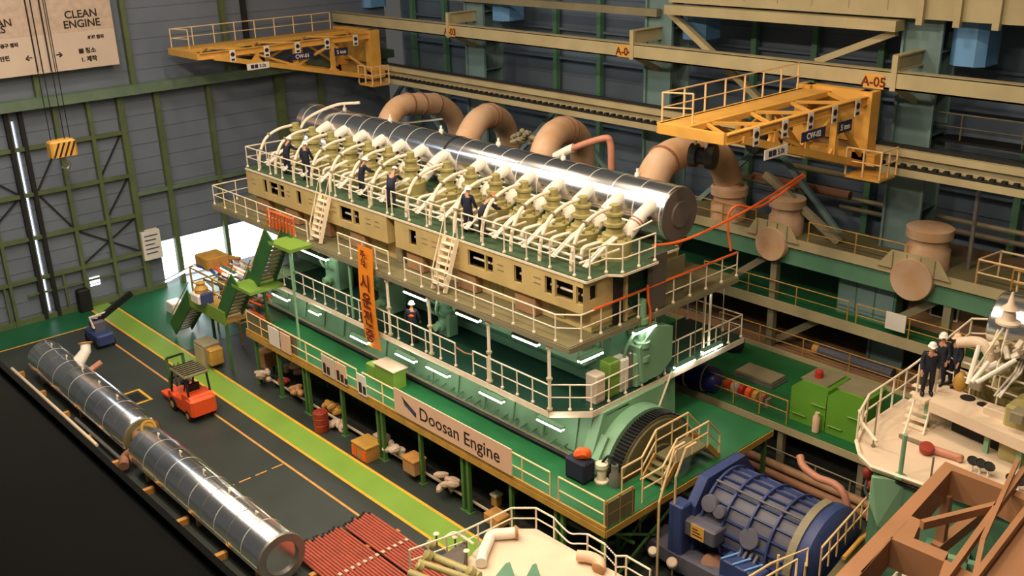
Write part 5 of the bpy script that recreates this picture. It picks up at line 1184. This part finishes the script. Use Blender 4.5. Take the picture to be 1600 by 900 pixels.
# ================================================================ GREEN STAIRS AT THE FAR END
GS = thing('stairway', 'green stairway with solid side plates climbing to the far end of engine galleries', 'stairs', (-46, 19.9, 0))
def flight(p, q, w=.9, m='stair_green'):
    p, q = V(p), V(q)
    for s in (0, w): MB().bar(p + V((0, s, .25)), q + V((0, s, .25)), .06, .75).build('side_plate', m, GS)
    n = max(4, int(abs(q.z - p.z) / .22))
    for k in range(1, n):
        c = p.lerp(q, k / n); MB().box(c.x - .13, c.x + .13, c.y, c.y + w, c.z - .03, c.z).build('tread', 'deck_olive', GS)
    for s in (0, w): MB().tube([p + V((0, s, 1.0)), q + V((0, s, 1.0))], .03, 6).build('handrail', 'amber', GS)
flight((-48.4, 19.75, .1), (-45.7, 19.75, 2.65))
MB().box(-45.7, -42.0, 19.7, 20.9, 2.5, 2.65).build('landing', 'amber', GS)
MB().box(-45.7, -42.0, 19.66, 19.72, 2.4, 3.1).build('landing_plate', 'lime_paint', GS)
flight((-42.4, 19.75, 2.65), (-40.6, 19.75, 4.85))
MB().box(-40.9, -39.2, 19.7, 21.4, 4.7, 4.85).build('landing', 'lime_paint', GS)
flight((-39.9, 20.35, 4.85), (-38.0, 20.35, 7.4))
MB().box(-38.1, -36.3, 20.3, 21.4, 7.25, 7.4).build('landing', 'lime_paint', GS)
for (x, y, z) in ((-45.4, 20.6, 2.5), (-42.2, 19.8, 2.5), (-40.7, 21.2, 4.7)): MB().bar((x, y, 0), (x, y, z), .12, .12).build('leg', 'leg_green', GS)
MB().bar((-36.5, 20.4, 2.75), (-36.5, 20.4, 7.25), .08, .08).build('leg', 'mint', GS)
# ================================================================ STOCK BETWEEN THE STAIRS AND THE DOOR
rng = random.Random(11)
ck = thing('steel_cabinet', 'beige steel cabinet on the floor under the green stairway landing', 'cabinet', px(318, 575, z=0))
p = px(318, 572, z=0); MB().bevbox(p.x - .6, p.x + .5, p.y - .1, p.y + .8, 0, 1.25, .05).build('body', 'tan_dark', ck); MB().bevbox(p.x + .5, p.x + .95, p.y + .0, p.y + .7, 0.3, 1.1, .05).build('side_box', 'amber', ck)
for k in range(2): MB().box(p.x - .5 + k * .5, p.x - .08 + k * .5, p.y - .12, p.y - .1, .15, 1.1).build('door', 'tan_steel', ck)
sk = thing('scaffold', 'amber scaffold rack full of pipes beside the bright doorway', 'rack', (-47, 23, 0))
for x in (-49.5, -47, -44.5):
    for y in (21.6, 24.0): MB().bar((x, y, 0), (x, y, 3.0), .08, .08).build('post', 'amber', sk)
for z in (1.2, 2.2, 3.0):
    for y in (21.6, 24.0): MB().bar((-49.5, y, z), (-44.5, y, z), .07, .07).build('beam', 'amber', sk)
    for x in (-49.5, -47, -44.5): MB().bar((x, 21.6, z), (x, 24, z), .06, .06).build('cross_beam', 'amber', sk)
cols = ('insulation', 'tan_steel', 'rust', 'hivis', 'sign_white', 'cloth_blue', 'amber', 'pink_ring', 'steel')
for k in range(84):
    z = rng.choice((1.24, 2.24, 3.04, 3.04)); x = rng.uniform(-49.4, -45.2); y = rng.uniform(21.8, 23.8); r = rng.uniform(.04, .1)
    L = rng.uniform(.6, 2.6); a = rng.uniform(-.3, .3)
    tag(MB().cyl((x, y, z + r), (x + L, y + a, z + r), r, 7).build('pipe', rng.choice(cols), None, True), 'short pipe lying on the amber scaffold rack beside the doorway', 'pipe', 'pipes on the scaffold rack')
for k in range(16):
    x = rng.uniform(-52, -43.5); y = rng.uniform(20.8, 26.5); w = rng.uniform(.25, .55); h = rng.uniform(.3, .9)
    if -49.7 < x < -44.3 and 21.4 < y < 24.2: y += 3
    o = MB().bevbox(x - w, x + w, y - w * .8, y + w * .8, 0, h, .04).build('crate', rng.choice(('wood', 'amber', 'cardboard', 'steel', 'hivis', 'sign_white')), None); tag(o, 'box among the mixed stock on the floor before the bright doorway', 'box', 'mixed boxes before the doorway')
vc = thing('valve_stand', 'white and blue machine standing on the rack before the doorway', 'machine', px(317, 470, z=3.05))
p = px(317, 470, z=3.05); MB().bevbox(p.x - .5, p.x + .4, p.y - .4, p.y + .4, 3.05, 3.5, .06).build('body', 'sign_white', vc); MB().lathe((p.x, p.y, 3.5), (0, 0, 1), [(.3, 0), (.34, .2), (.2, .4), (.24, .5), (.05, .6)], 12).build('head', 'amber', vc, True); MB().bevbox(p.x + .4, p.x + .6, p.y - .3, p.y + .3, 3.05, 3.6, .04).build('panel', 'cloth_blue', vc)
ob = thing('crate', 'large amber crate on the scaffold rack in front of the doorway', 'box', px(335, 420, z=3.05))
p = px(335, 428, x=-49); MB().bevbox(-49.4, -48.0, p.y - .8, p.y + .5, 3.05, 3.7, .04).build('body', 'amber', ob)
for k in range(4): MB().box(-48.0, -47.97, p.y - .75 + k * .32, p.y - .55 + k * .32, 3.1, 3.65).build('slat', 'wood', ob)
tk = thing('tank', 'dark round tank behind the scaffold rack near the doorway', 'tank', (-51, 25, 0))
MB().lathe((-51.5, 24.8, 0), (0, 0, 1), [(.7, 0), (.7, 1.3), (.6, 1.5), (.2, 1.6)], 18).build('shell', 'dark', tk, True)
for k in range(26):
    x = rng.uniform(-47.5, -43.6); y = rng.uniform(24.4, 27.5); L = rng.uniform(1.0, 2.6)
    tag(MB().cyl((x, y, .05), (x + rng.uniform(-.9, .9), y + rng.uniform(-.6, .6), L), rng.uniform(.04, .09), 7).build('pipe', rng.choice(('hivis', 'rust', 'amber', 'insulation', 'wood', 'tan_steel')), None, True), 'pipe standing on end among the stock behind the amber scaffold rack', 'pipe', 'upright pipes behind the scaffold rack')
# orange scaffold rails at the far end of the upper gallery
os_ = thing('material_stack', 'orange frames stacked at the far end of the upper gallery', 'frames', px(432, 345, z=7.4))
for k in range(7):
    a = px(418 + 5 * k, 352 + 2 * k, y=21.2); MB().tube([a, a + V((.15, 0, .75)), a + V((.5, .1, .72)), a + V((.45, .1, -.05))], .045, 6).build('hoop', 'hivis', os_)
# ================================================================ FORKLIFT
fp = V((-39.6, 16.45, 0))
FL = thing('forklift', 'orange forklift with dark overhead guard parked on the hall floor', 'forklift', fp)
fx, fy = fp.x, fp.y
b = MB(); b.prism([(fx - .9, fy - .55, .3), (fx + 1.05, fy - .55, .3), (fx + 1.2, fy - .55, .5), (fx + 1.2, fy - .55, 1.1), (fx + 1.05, fy - .55, 1.22), (fx + .35, fy - .55, 1.18), (fx + .3, fy - .55, .85), (fx - .55, fy - .55, .75), (fx - .9, fy - .55, .95)], (0, 1.1, 0)); b.build('chassis', 'forklift_orange', FL)
MB().bevbox(fx + .7, fx + 1.35, fy - .6, fy + .6, .35, 1.15, .12).build('counterweight', 'forklift_orange', FL)
MB().bevbox(fx + .0, fx + .45, fy - .28, fy + .28, .85, 1.05, .05).build('seat', 'black', FL); MB().bar((fx + .42, fy, 1.0), (fx + .52, fy, 1.55), .5, .1, (1, 0, 0)).build('seat_back', 'black', FL)
MB().tube([(fx - .6, fy, .8), (fx - .4, fy, 1.25)], .03, 6).build('steering_column', 'black', FL); MB().lathe((fx - .38, fy, 1.27), (.4, 0, .9), [(.17, 0), (.19, .02), (.17, .04), (.14, .02)], 14).build('steering_wheel', 'black', FL)
for dx, tx in ((-.75, -.35), (1.05, .85)):
    for s in (-.5, .5): MB().bar((fx + dx, fy + s, .9), (fx + tx, fy + s, 2.1), .07, .07).build('guard_post', 'black', FL)
g = MB().bevbox(fx - .5, fx + 1.0, fy - .58, fy + .58, 2.08, 2.16, .03).build('overhead_guard', 'deck_olive', FL)
for k in range(7): MB().box(fx - .42 + k * .2, fx - .36 + k * .2, fy - .52, fy + .52, 2.16, 2.19).build('guard_bar', 'dark', g)
for s in (-.38, .38): MB().ibeam((fx - 1.1, fy + s, .1), (fx - 1.1, fy + s, 2.35), .12, .08, .02).build('mast_rail', 'leg_green', FL)
for z in (.35, 1.3, 2.3): MB().box(fx - 1.13, fx - 1.07, fy - .38, fy + .38, z, z + .08).build('mast_bar', 'dark', FL)
for s in (-.1, .1): MB().cyl((fx - 1.05, fy + s, .3), (fx - 1.05, fy + s, 2.0), .04, 8).build('lift_cylinder', 'steel', FL)
c = MB().box(fx - 1.24, fx - 1.17, fy - .5, fy + .5, .25, .75).build('carriage', 'forklift_orange', FL)
for s in (-.3, .3): MB().box(fx - 2.3, fx - 1.2, fy + s - .06, fy + s + .06, .18, .24).build('fork', 'forklift_orange', FL)
MB().bevbox(fx - 2.25, fx - 1.45, fy - .42, fy + .42, .25, .36, .02).build('fork_plate', 'forklift_orange', FL)
for dx, r in ((-.65, .33), (.85, .27)):
    for s in (-.62, .44):
        W = MB().lathe((fx + dx, fy + s, r), (0, 1, 0), [(r * .6, 0), (r, .03), (r, .15), (r * .6, .18)], 20).build('wheel', 'black', FL, True)
        MB().lathe((fx + dx, fy + s - .01, r), (0, 1, 0), [(r * .5, 0), (r * .5, .2)], 14).build('hub', 'amber', W)
# dark boom truck near the end wall
bt_ = px(158, 536, z=0)
BM = thing('boom_lift', 'small blue boom lift with raised black boom near the end wall', 'boom lift', bt_)
x, y = bt_.x, bt_.y
MB().bevbox(x - .9, x + .9, y - .45, y + .45, .2, .75, .08).build('chassis', 'dyno_blue', BM)
for dx in (-.6, .6):
    for s in (-.5, .36): MB().lathe((x + dx, y + s, .25), (0, 1, 0), [(.15, 0), (.25, .02), (.25, .12), (.15, .14)], 14).build('wheel', 'black', BM, True)
MB().bevbox(x - .5, x + .3, y - .3, y + .3, .75, 1.3, .06).build('turret', 'dyno_grey', BM)
a, c = px(143, 508, x=x), px(205, 458, x=x - .3)
MB().bar(a, c, .22, .26).build('boom', 'black', BM)
MB().bar((x - .1, y, 1.25), a.lerp(c, .38), .18, .2).build('boom_post', 'dark', BM)
for k in range(3): MB().tube([(x + .1 + k * .1, y - .3, 1.0), (x + .15, y - .4, 1.6), a.lerp(c, .2 + .12 * k)], .05, 6).build('hose', 'sign_white', BM)
p = px(133, 475, x=-55.2); tag(MB().bevbox(-55.5, -55.0, p.y - .35, p.y + .35, 0, 1.3, .06).build('cabinet', 'black'), 'black cabinet at the foot of the end wall', 'cabinet')
# ================================================================ PEOPLE
def skin_mesh(joints, edges, sub=1):
    me = bpy.data.meshes.new('tmp'); names = list(joints); ix = {n: i for i, n in enumerate(names)}
    me.from_pydata([joints[n][0] for n in names], [(ix[a], ix[b]) for a, b in edges], [])
    o = bpy.data.objects.new('tmp', me); COL.objects.link(o)
    m = o.modifiers.new('s', 'SKIN'); m.use_smooth_shade = True
    if sub: o.modifiers.new('d', 'SUBSURF').levels = sub
    for i, n in enumerate(names):
        sv = me.skin_vertices[0].data[i]; r = joints[n][1]; sv.radius = r if isinstance(r, tuple) else (r, r); sv.use_root = (i == 0)
    dg = bpy.context.evaluated_depsgraph_get(); out = bpy.data.meshes.new_from_object(o.evaluated_get(dg))
    bpy.data.objects.remove(o); bpy.data.meshes.remove(me); return out
def person(lab, loc, rz, pose='stand', suit='navy', hat='helmet', vest=None, cat='person'):
    loc = V(loc); bend = {'stand': .03, 'lean': .32, 'bend': .7}[pose]
    S, Cc = math.sin(bend), math.cos(bend)
    def up(x, y, z):                                      # bend the trunk forward (+y) above the hips (z = .92)
        h = z - .92; return V((x, y * Cc + h * S, .92 + h * Cc - y * S))
    reach = {'stand': 0, 'lean': 1, 'bend': 1}[pose]
    J = {'pelvis': (V((0, 0, .93)), (.15, .11)), 'waist': (up(0, 0, 1.08), (.14, .1)), 'chest': (up(0, .01, 1.3), (.17, .12)), 'neck0': (up(0, .0, 1.44), (.08, .07)), 'neck1': (up(0, .015, 1.51), .055), 'head': (up(0, .035, 1.6), (.078, .088)), 'crown': (up(0, .03, 1.69), (.065, .075)), 'nose': (up(0, .125, 1.59), .014)}
    E = [('pelvis', 'waist'), ('waist', 'chest'), ('chest', 'neck0'), ('neck0', 'neck1'), ('neck1', 'head'), ('head', 'crown'), ('head', 'nose')]
    for s, n in ((-1, 'l'), (1, 'r')):
        sh = up(s * .19, 0, 1.4)
        if reach: el, wr = sh + V((s * .06, .17, -.22)), sh + V((s * .01, .4, -.28))
        else: el, wr = sh + V((s * .06, .03 + .05 * s, -.28)), sh + V((s * .05, .14 + .08 * s, -.5))
        d = (wr - el).normalized()
        J['sh' + n] = (sh, .062); J['el' + n] = (el, .046); J['wr' + n] = (wr, .03); pm = wr + d * .07; J['pm' + n] = (pm, (.036, .02))
        E += [('chest', 'sh' + n), ('sh' + n, 'el' + n), ('el' + n, 'wr' + n), ('wr' + n, 'pm' + n)]
        sd = V((s, 0, 0)); sd = (sd - d * sd.dot(d)).normalized(); dn = d.cross(sd) * (1 if s > 0 else -1)
        for f, (o, L) in enumerate(((-.03, .075), (-.01, .085), (.01, .08), (.03, .062))):
            a = pm + sd * o + d * .035; c = a + d * L * .55 - dn * .0; e = c + d * L * .4 + V((0, 0, -.018))
            J['f%d%s' % (f, n)] = (a, .0095); J['g%d%s' % (f, n)] = (c, .009); J['h%d%s' % (f, n)] = (e, .0075)
            E += [('pm' + n, 'f%d%s' % (f, n)), ('f%d%s' % (f, n), 'g%d%s' % (f, n)), ('g%d%s' % (f, n), 'h%d%s' % (f, n))]
        J['t0' + n] = (pm - sd * s * .04 * s, .011); J['t1' + n] = (pm - sd * .055 + d * .05, .009); E += [('pm' + n, 't0' + n), ('t0' + n, 't1' + n)]
        st = .03 * s
        J['hip' + n] = (V((s * .095, 0, .87)), .095); J['kn' + n] = (V((s * .115, .03 + st, .49)), .062); J['an' + n] = (V((s * .12, -.02 + st, .1)), .045); J['to' + n] = (V((s * .14, .14 + st, .045)), (.045, .035))
        E += [('pelvis', 'hip' + n), ('hip' + n, 'kn' + n), ('kn' + n, 'an' + n), ('an' + n, 'to' + n)]
    R = Matrix.Rotation(rz, 4, 'Z')
    def finish(me, name, m, par=None):
        me.transform(R); me.materials.clear(); me.materials.append(MATS[m])
        o = bpy.data.objects.new(name, me); COL.objects.link(o)
        if par is not None: o.parent = par
        return o
    body = finish(skin_mesh(J, E), 'person', 'skin'); body.location = loc
    K = {k: v for k, v in J.items() if k[:2] not in ('ne', 'he', 'cr', 'no', 'pm', 't0', 't1') and not k[:1] in 'fg' and not (k[0] == 'h' and k[1].isdigit()) and k[:2] != 'to'}
    grow = lambda r: tuple(q + .022 for q in r) if isinstance(r, tuple) else r + .022
    K = {k: (v[0], grow(v[1])) for k, v in K.items()}
    finish(skin_mesh(K, [e for e in E if e[0] in K and e[1] in K]), 'coverall', suit, body)
    hd = up(0, .035, 1.635); ax = (up(0, .035, 1.8) - hd).normalized()
    h = MB().lathe(hd, ax, [(.122, -.0), (.145, .004), (.145, .018), (.118, .022), (.116, .06), (.095, .115), (.055, .145), (.01, .152)], 16)
    h.prism([hd + V((-.08, .1, .0)), hd + V((.08, .1, .0)), hd + V((.05, .19, -.012)), hd + V((-.05, .19, -.012))], (0, 0, .014))
    me = bpy.data.meshes.new('helmet'); me.from_pydata(h.v, [], h.f); me.update()
    for p in me.polygons: p.use_smooth = True
    finish(me, 'helmet', hat, body)
    for s, n in ((-1, 'l'), (1, 'r')):
        an, to = J['an' + n][0], J['to' + n][0]
        b = MB().tube([an + V((0, -.05, -.03)), an + V((0, .02, -.025)), to + V((0, -.05, .0)), to + V((0, .06, -.012))], [.05, .066, .06, .03], 8)
        me = bpy.data.meshes.new('boot'); me.from_pydata(b.v, [], b.f); me.update(); finish(me, 'boot', 'black', body)
    if vest:
        vm = {k: (J[k][0], (J[k][1][0] + .06, J[k][1][1] + .07)) for k in ('waist', 'chest')}
        finish(skin_mesh(vm, [('waist', 'chest')]), 'vest', vest, body)
    body['label'] = lab; body['category'] = cat
    return body
ZD4 = 9.46
def on4(u, yy): return (sx(u, yy, 10.2), yy, ZD4)
person('person in dark blue overalls and white helmet nearest the far end of the top gallery', on4(447, 22.95), 0, 'lean', 'navy')
person('person in navy overalls standing second from far end on the top gallery', on4(478, 23.0), .4, 'stand', 'navy')
person('person with white helmet leaning on top gallery between the two ladders', on4(564, 23.0), -.3, 'lean', 'navy')
person('person in navy overalls reaching into pipes before the middle of top gallery', on4(610, 23.0), .5, 'bend', 'navy')
person('person in navy jacket standing behind the middle ladder on the top gallery', on4(731, 23.0), .2, 'stand', 'navy')
person('person in black overalls bending over cylinder beside the middle ladder', on4(752, 23.05), -.4, 'bend', 'workwear', 'hivis')
p = px(646, 536, z=4.71); person('person in orange vest and white helmet on the dark middle gallery', (p.x, p.y, 4.71), .6, 'stand', 'workwear', 'helmet', 'hivis')
p = px(1447, 616, z=6.51); person('person in black overalls and cream helmet in front on the second engine landing', (p.x, p.y, 6.51), -2.6, 'stand', 'workwear')
p = px(1488, 603, z=6.56); person('person in dark overalls with pinkish helmet right of the stair railing', (p.x, p.y, 6.56), 2.6, 'stand', 'workwear', 'banner_pink')
p = px(1466, 600, z=6.51); person('person half hidden behind the front worker on second engine landing', (p.x, p.y, 6.51), 3.0, 'stand', 'workwear')
p = px(1497, 604, z=6.56); tag(MB().tube([(p.x + .1, p.y - .15, 6.56), (p.x + .1, p.y - .15, 6.7), (p.x + .1, p.y - .12, 7.0), (p.x + .1, p.y - .1, 7.15)], [.14, .22, .18, .06], 10).build('bag', 'amber', None, True), 'amber bag standing at the feet of the right worker', 'bag')
# ================================================================ FLUORESCENT LAMPS
def tube_lamp(a, c, lab, hang, grp, top=None):
    a, c = V(a), V(c); m = (a + c) / 2; d = (c - a).normalized()
    g = thing('fluorescent_lamp', lab, 'lamp', m, grp)
    MB().bar(a + V((0, 0, .09)), c + V((0, 0, .09)), .2, .06).build('housing', 'mint_dark', g)
    s = d.cross(V((0, 0, 1))).normalized() * .06
    for q in (-1, 1): MB().cyl(a + d * .04 + s * q, c - d * .04 + s * q, .035, 8).build('tube', 'lamp_glow', g, True)
    if top: hang = max(.05, top - .1 - a.z)
    for q in (a, c): MB().bar(q + V((0, 0, .1)), q + V((0, 0, .1 + hang)), .025, .025).build('hanger', 'tan_dark', g)
LG = 'fluorescent lamps on the engine galleries'
low = ((427, 459, 451, 469), (484, 485, 500, 492), (549, 522, 576, 539), (619, 551, 650, 567), (667, 572, 702, 589), (750, 612, 787, 629), (840, 655, 880, 672))
nm = ('first', 'second', 'third', 'fourth', 'fifth', 'sixth', 'seventh')
for i, (u0_, v0_, u1_, v1_) in enumerate(low):
    z = 4.28; y = px(u0_, v0_, z=z).y; y = min(max(y, 21.2), 21.9); a, c = px(u0_, v0_, y=y), px(u1_, v1_, y=y); zz = (a.z + c.z) / 2; a.z = c.z = zz
    tube_lamp(a, c, 'bright tube lamp under the middle gallery edge, %s from the far end' % nm[i], .2, LG, 4.46)
up_ = ((466, 388, 512, 406), (632, 455, 667, 469), (714, 487, 750, 504), (802, 524, 842, 540))
for i, (u0_, v0_, u1_, v1_) in enumerate(up_):
    y = 21.75; a, c = px(u0_, v0_, y=y), px(u1_, v1_, y=y); zz = (a.z + c.z) / 2; a.z = c.z = zz
    tube_lamp(a, c, 'bright tube lamp under the upper gallery edge, %s from the far end' % nm[i], .2, LG, 7.18)
ends = ((904, 567, 941, 549, 6.35, 'bright tube lamp over the corner of the middle gallery'), (990, 522, 1024, 507, 7.0, 'bright tube lamp under the upper gallery beside the mint cover'), (944, 650, 979, 634, 3.9, 'bright tube lamp on the mint end wall below the middle gallery'), (1054, 577, 1085, 560, 3.9, 'bright tube lamp in front of the blue tarpaulin bundle'), (1097, 552, 1127, 537, 4.4, 'bright tube lamp at the far corner under the middle gallery'))
for (u0_, v0_, u1_, v1_, z, lab) in ends:
    x = -20.85; a, c = px(u0_, v0_, x=x), px(u1_, v1_, x=x); zz = (a.z + c.z) / 2; a.z = c.z = zz
    tube_lamp(a, c, lab, .2, LG, 7.18 if zz > 4.8 else 4.46)
a = px(1100, 453, x=-21.2); tube_lamp(a, a + V((.0, .55, 0)), 'tube lamp on white posts at the far corner of the middle gallery', .1, LG)
pp_ = thing('lamp_post', 'white twin lamp posts at the far corner of the middle gallery', 'post', (-21.2, 30.5, 4.7))
for dy in (.1, .45): MB().cyl((-21.2, a.y + dy, 4.72), (-21.2, a.y + dy, a.z), .05, 8).build('post', 'cream', pp_)
a = px(1050, 580, x=-20.8); c = px(1028, 640, x=-20.6); tag(MB().tube([c + V((0, 0, -.0)), a], .04, 6).build('lamp_strut', 'cream', None, True), 'slanting cream strut below the lamp before the blue bundle', 'strut')
for i, (u0_, v0_, u1_, v1_, y) in enumerate(((260, 440, 304, 416, 22.2), (346, 418, 368, 430, 22.2))):
    a, c = px(u0_, v0_, y=y), px(u1_, v1_, y=y); 
    tube_lamp(a, c, ('tilted tube lamp left of the scaffold rack before the doorway', 'short tube lamp over the scaffold rack before the doorway')[i], .2, LG)
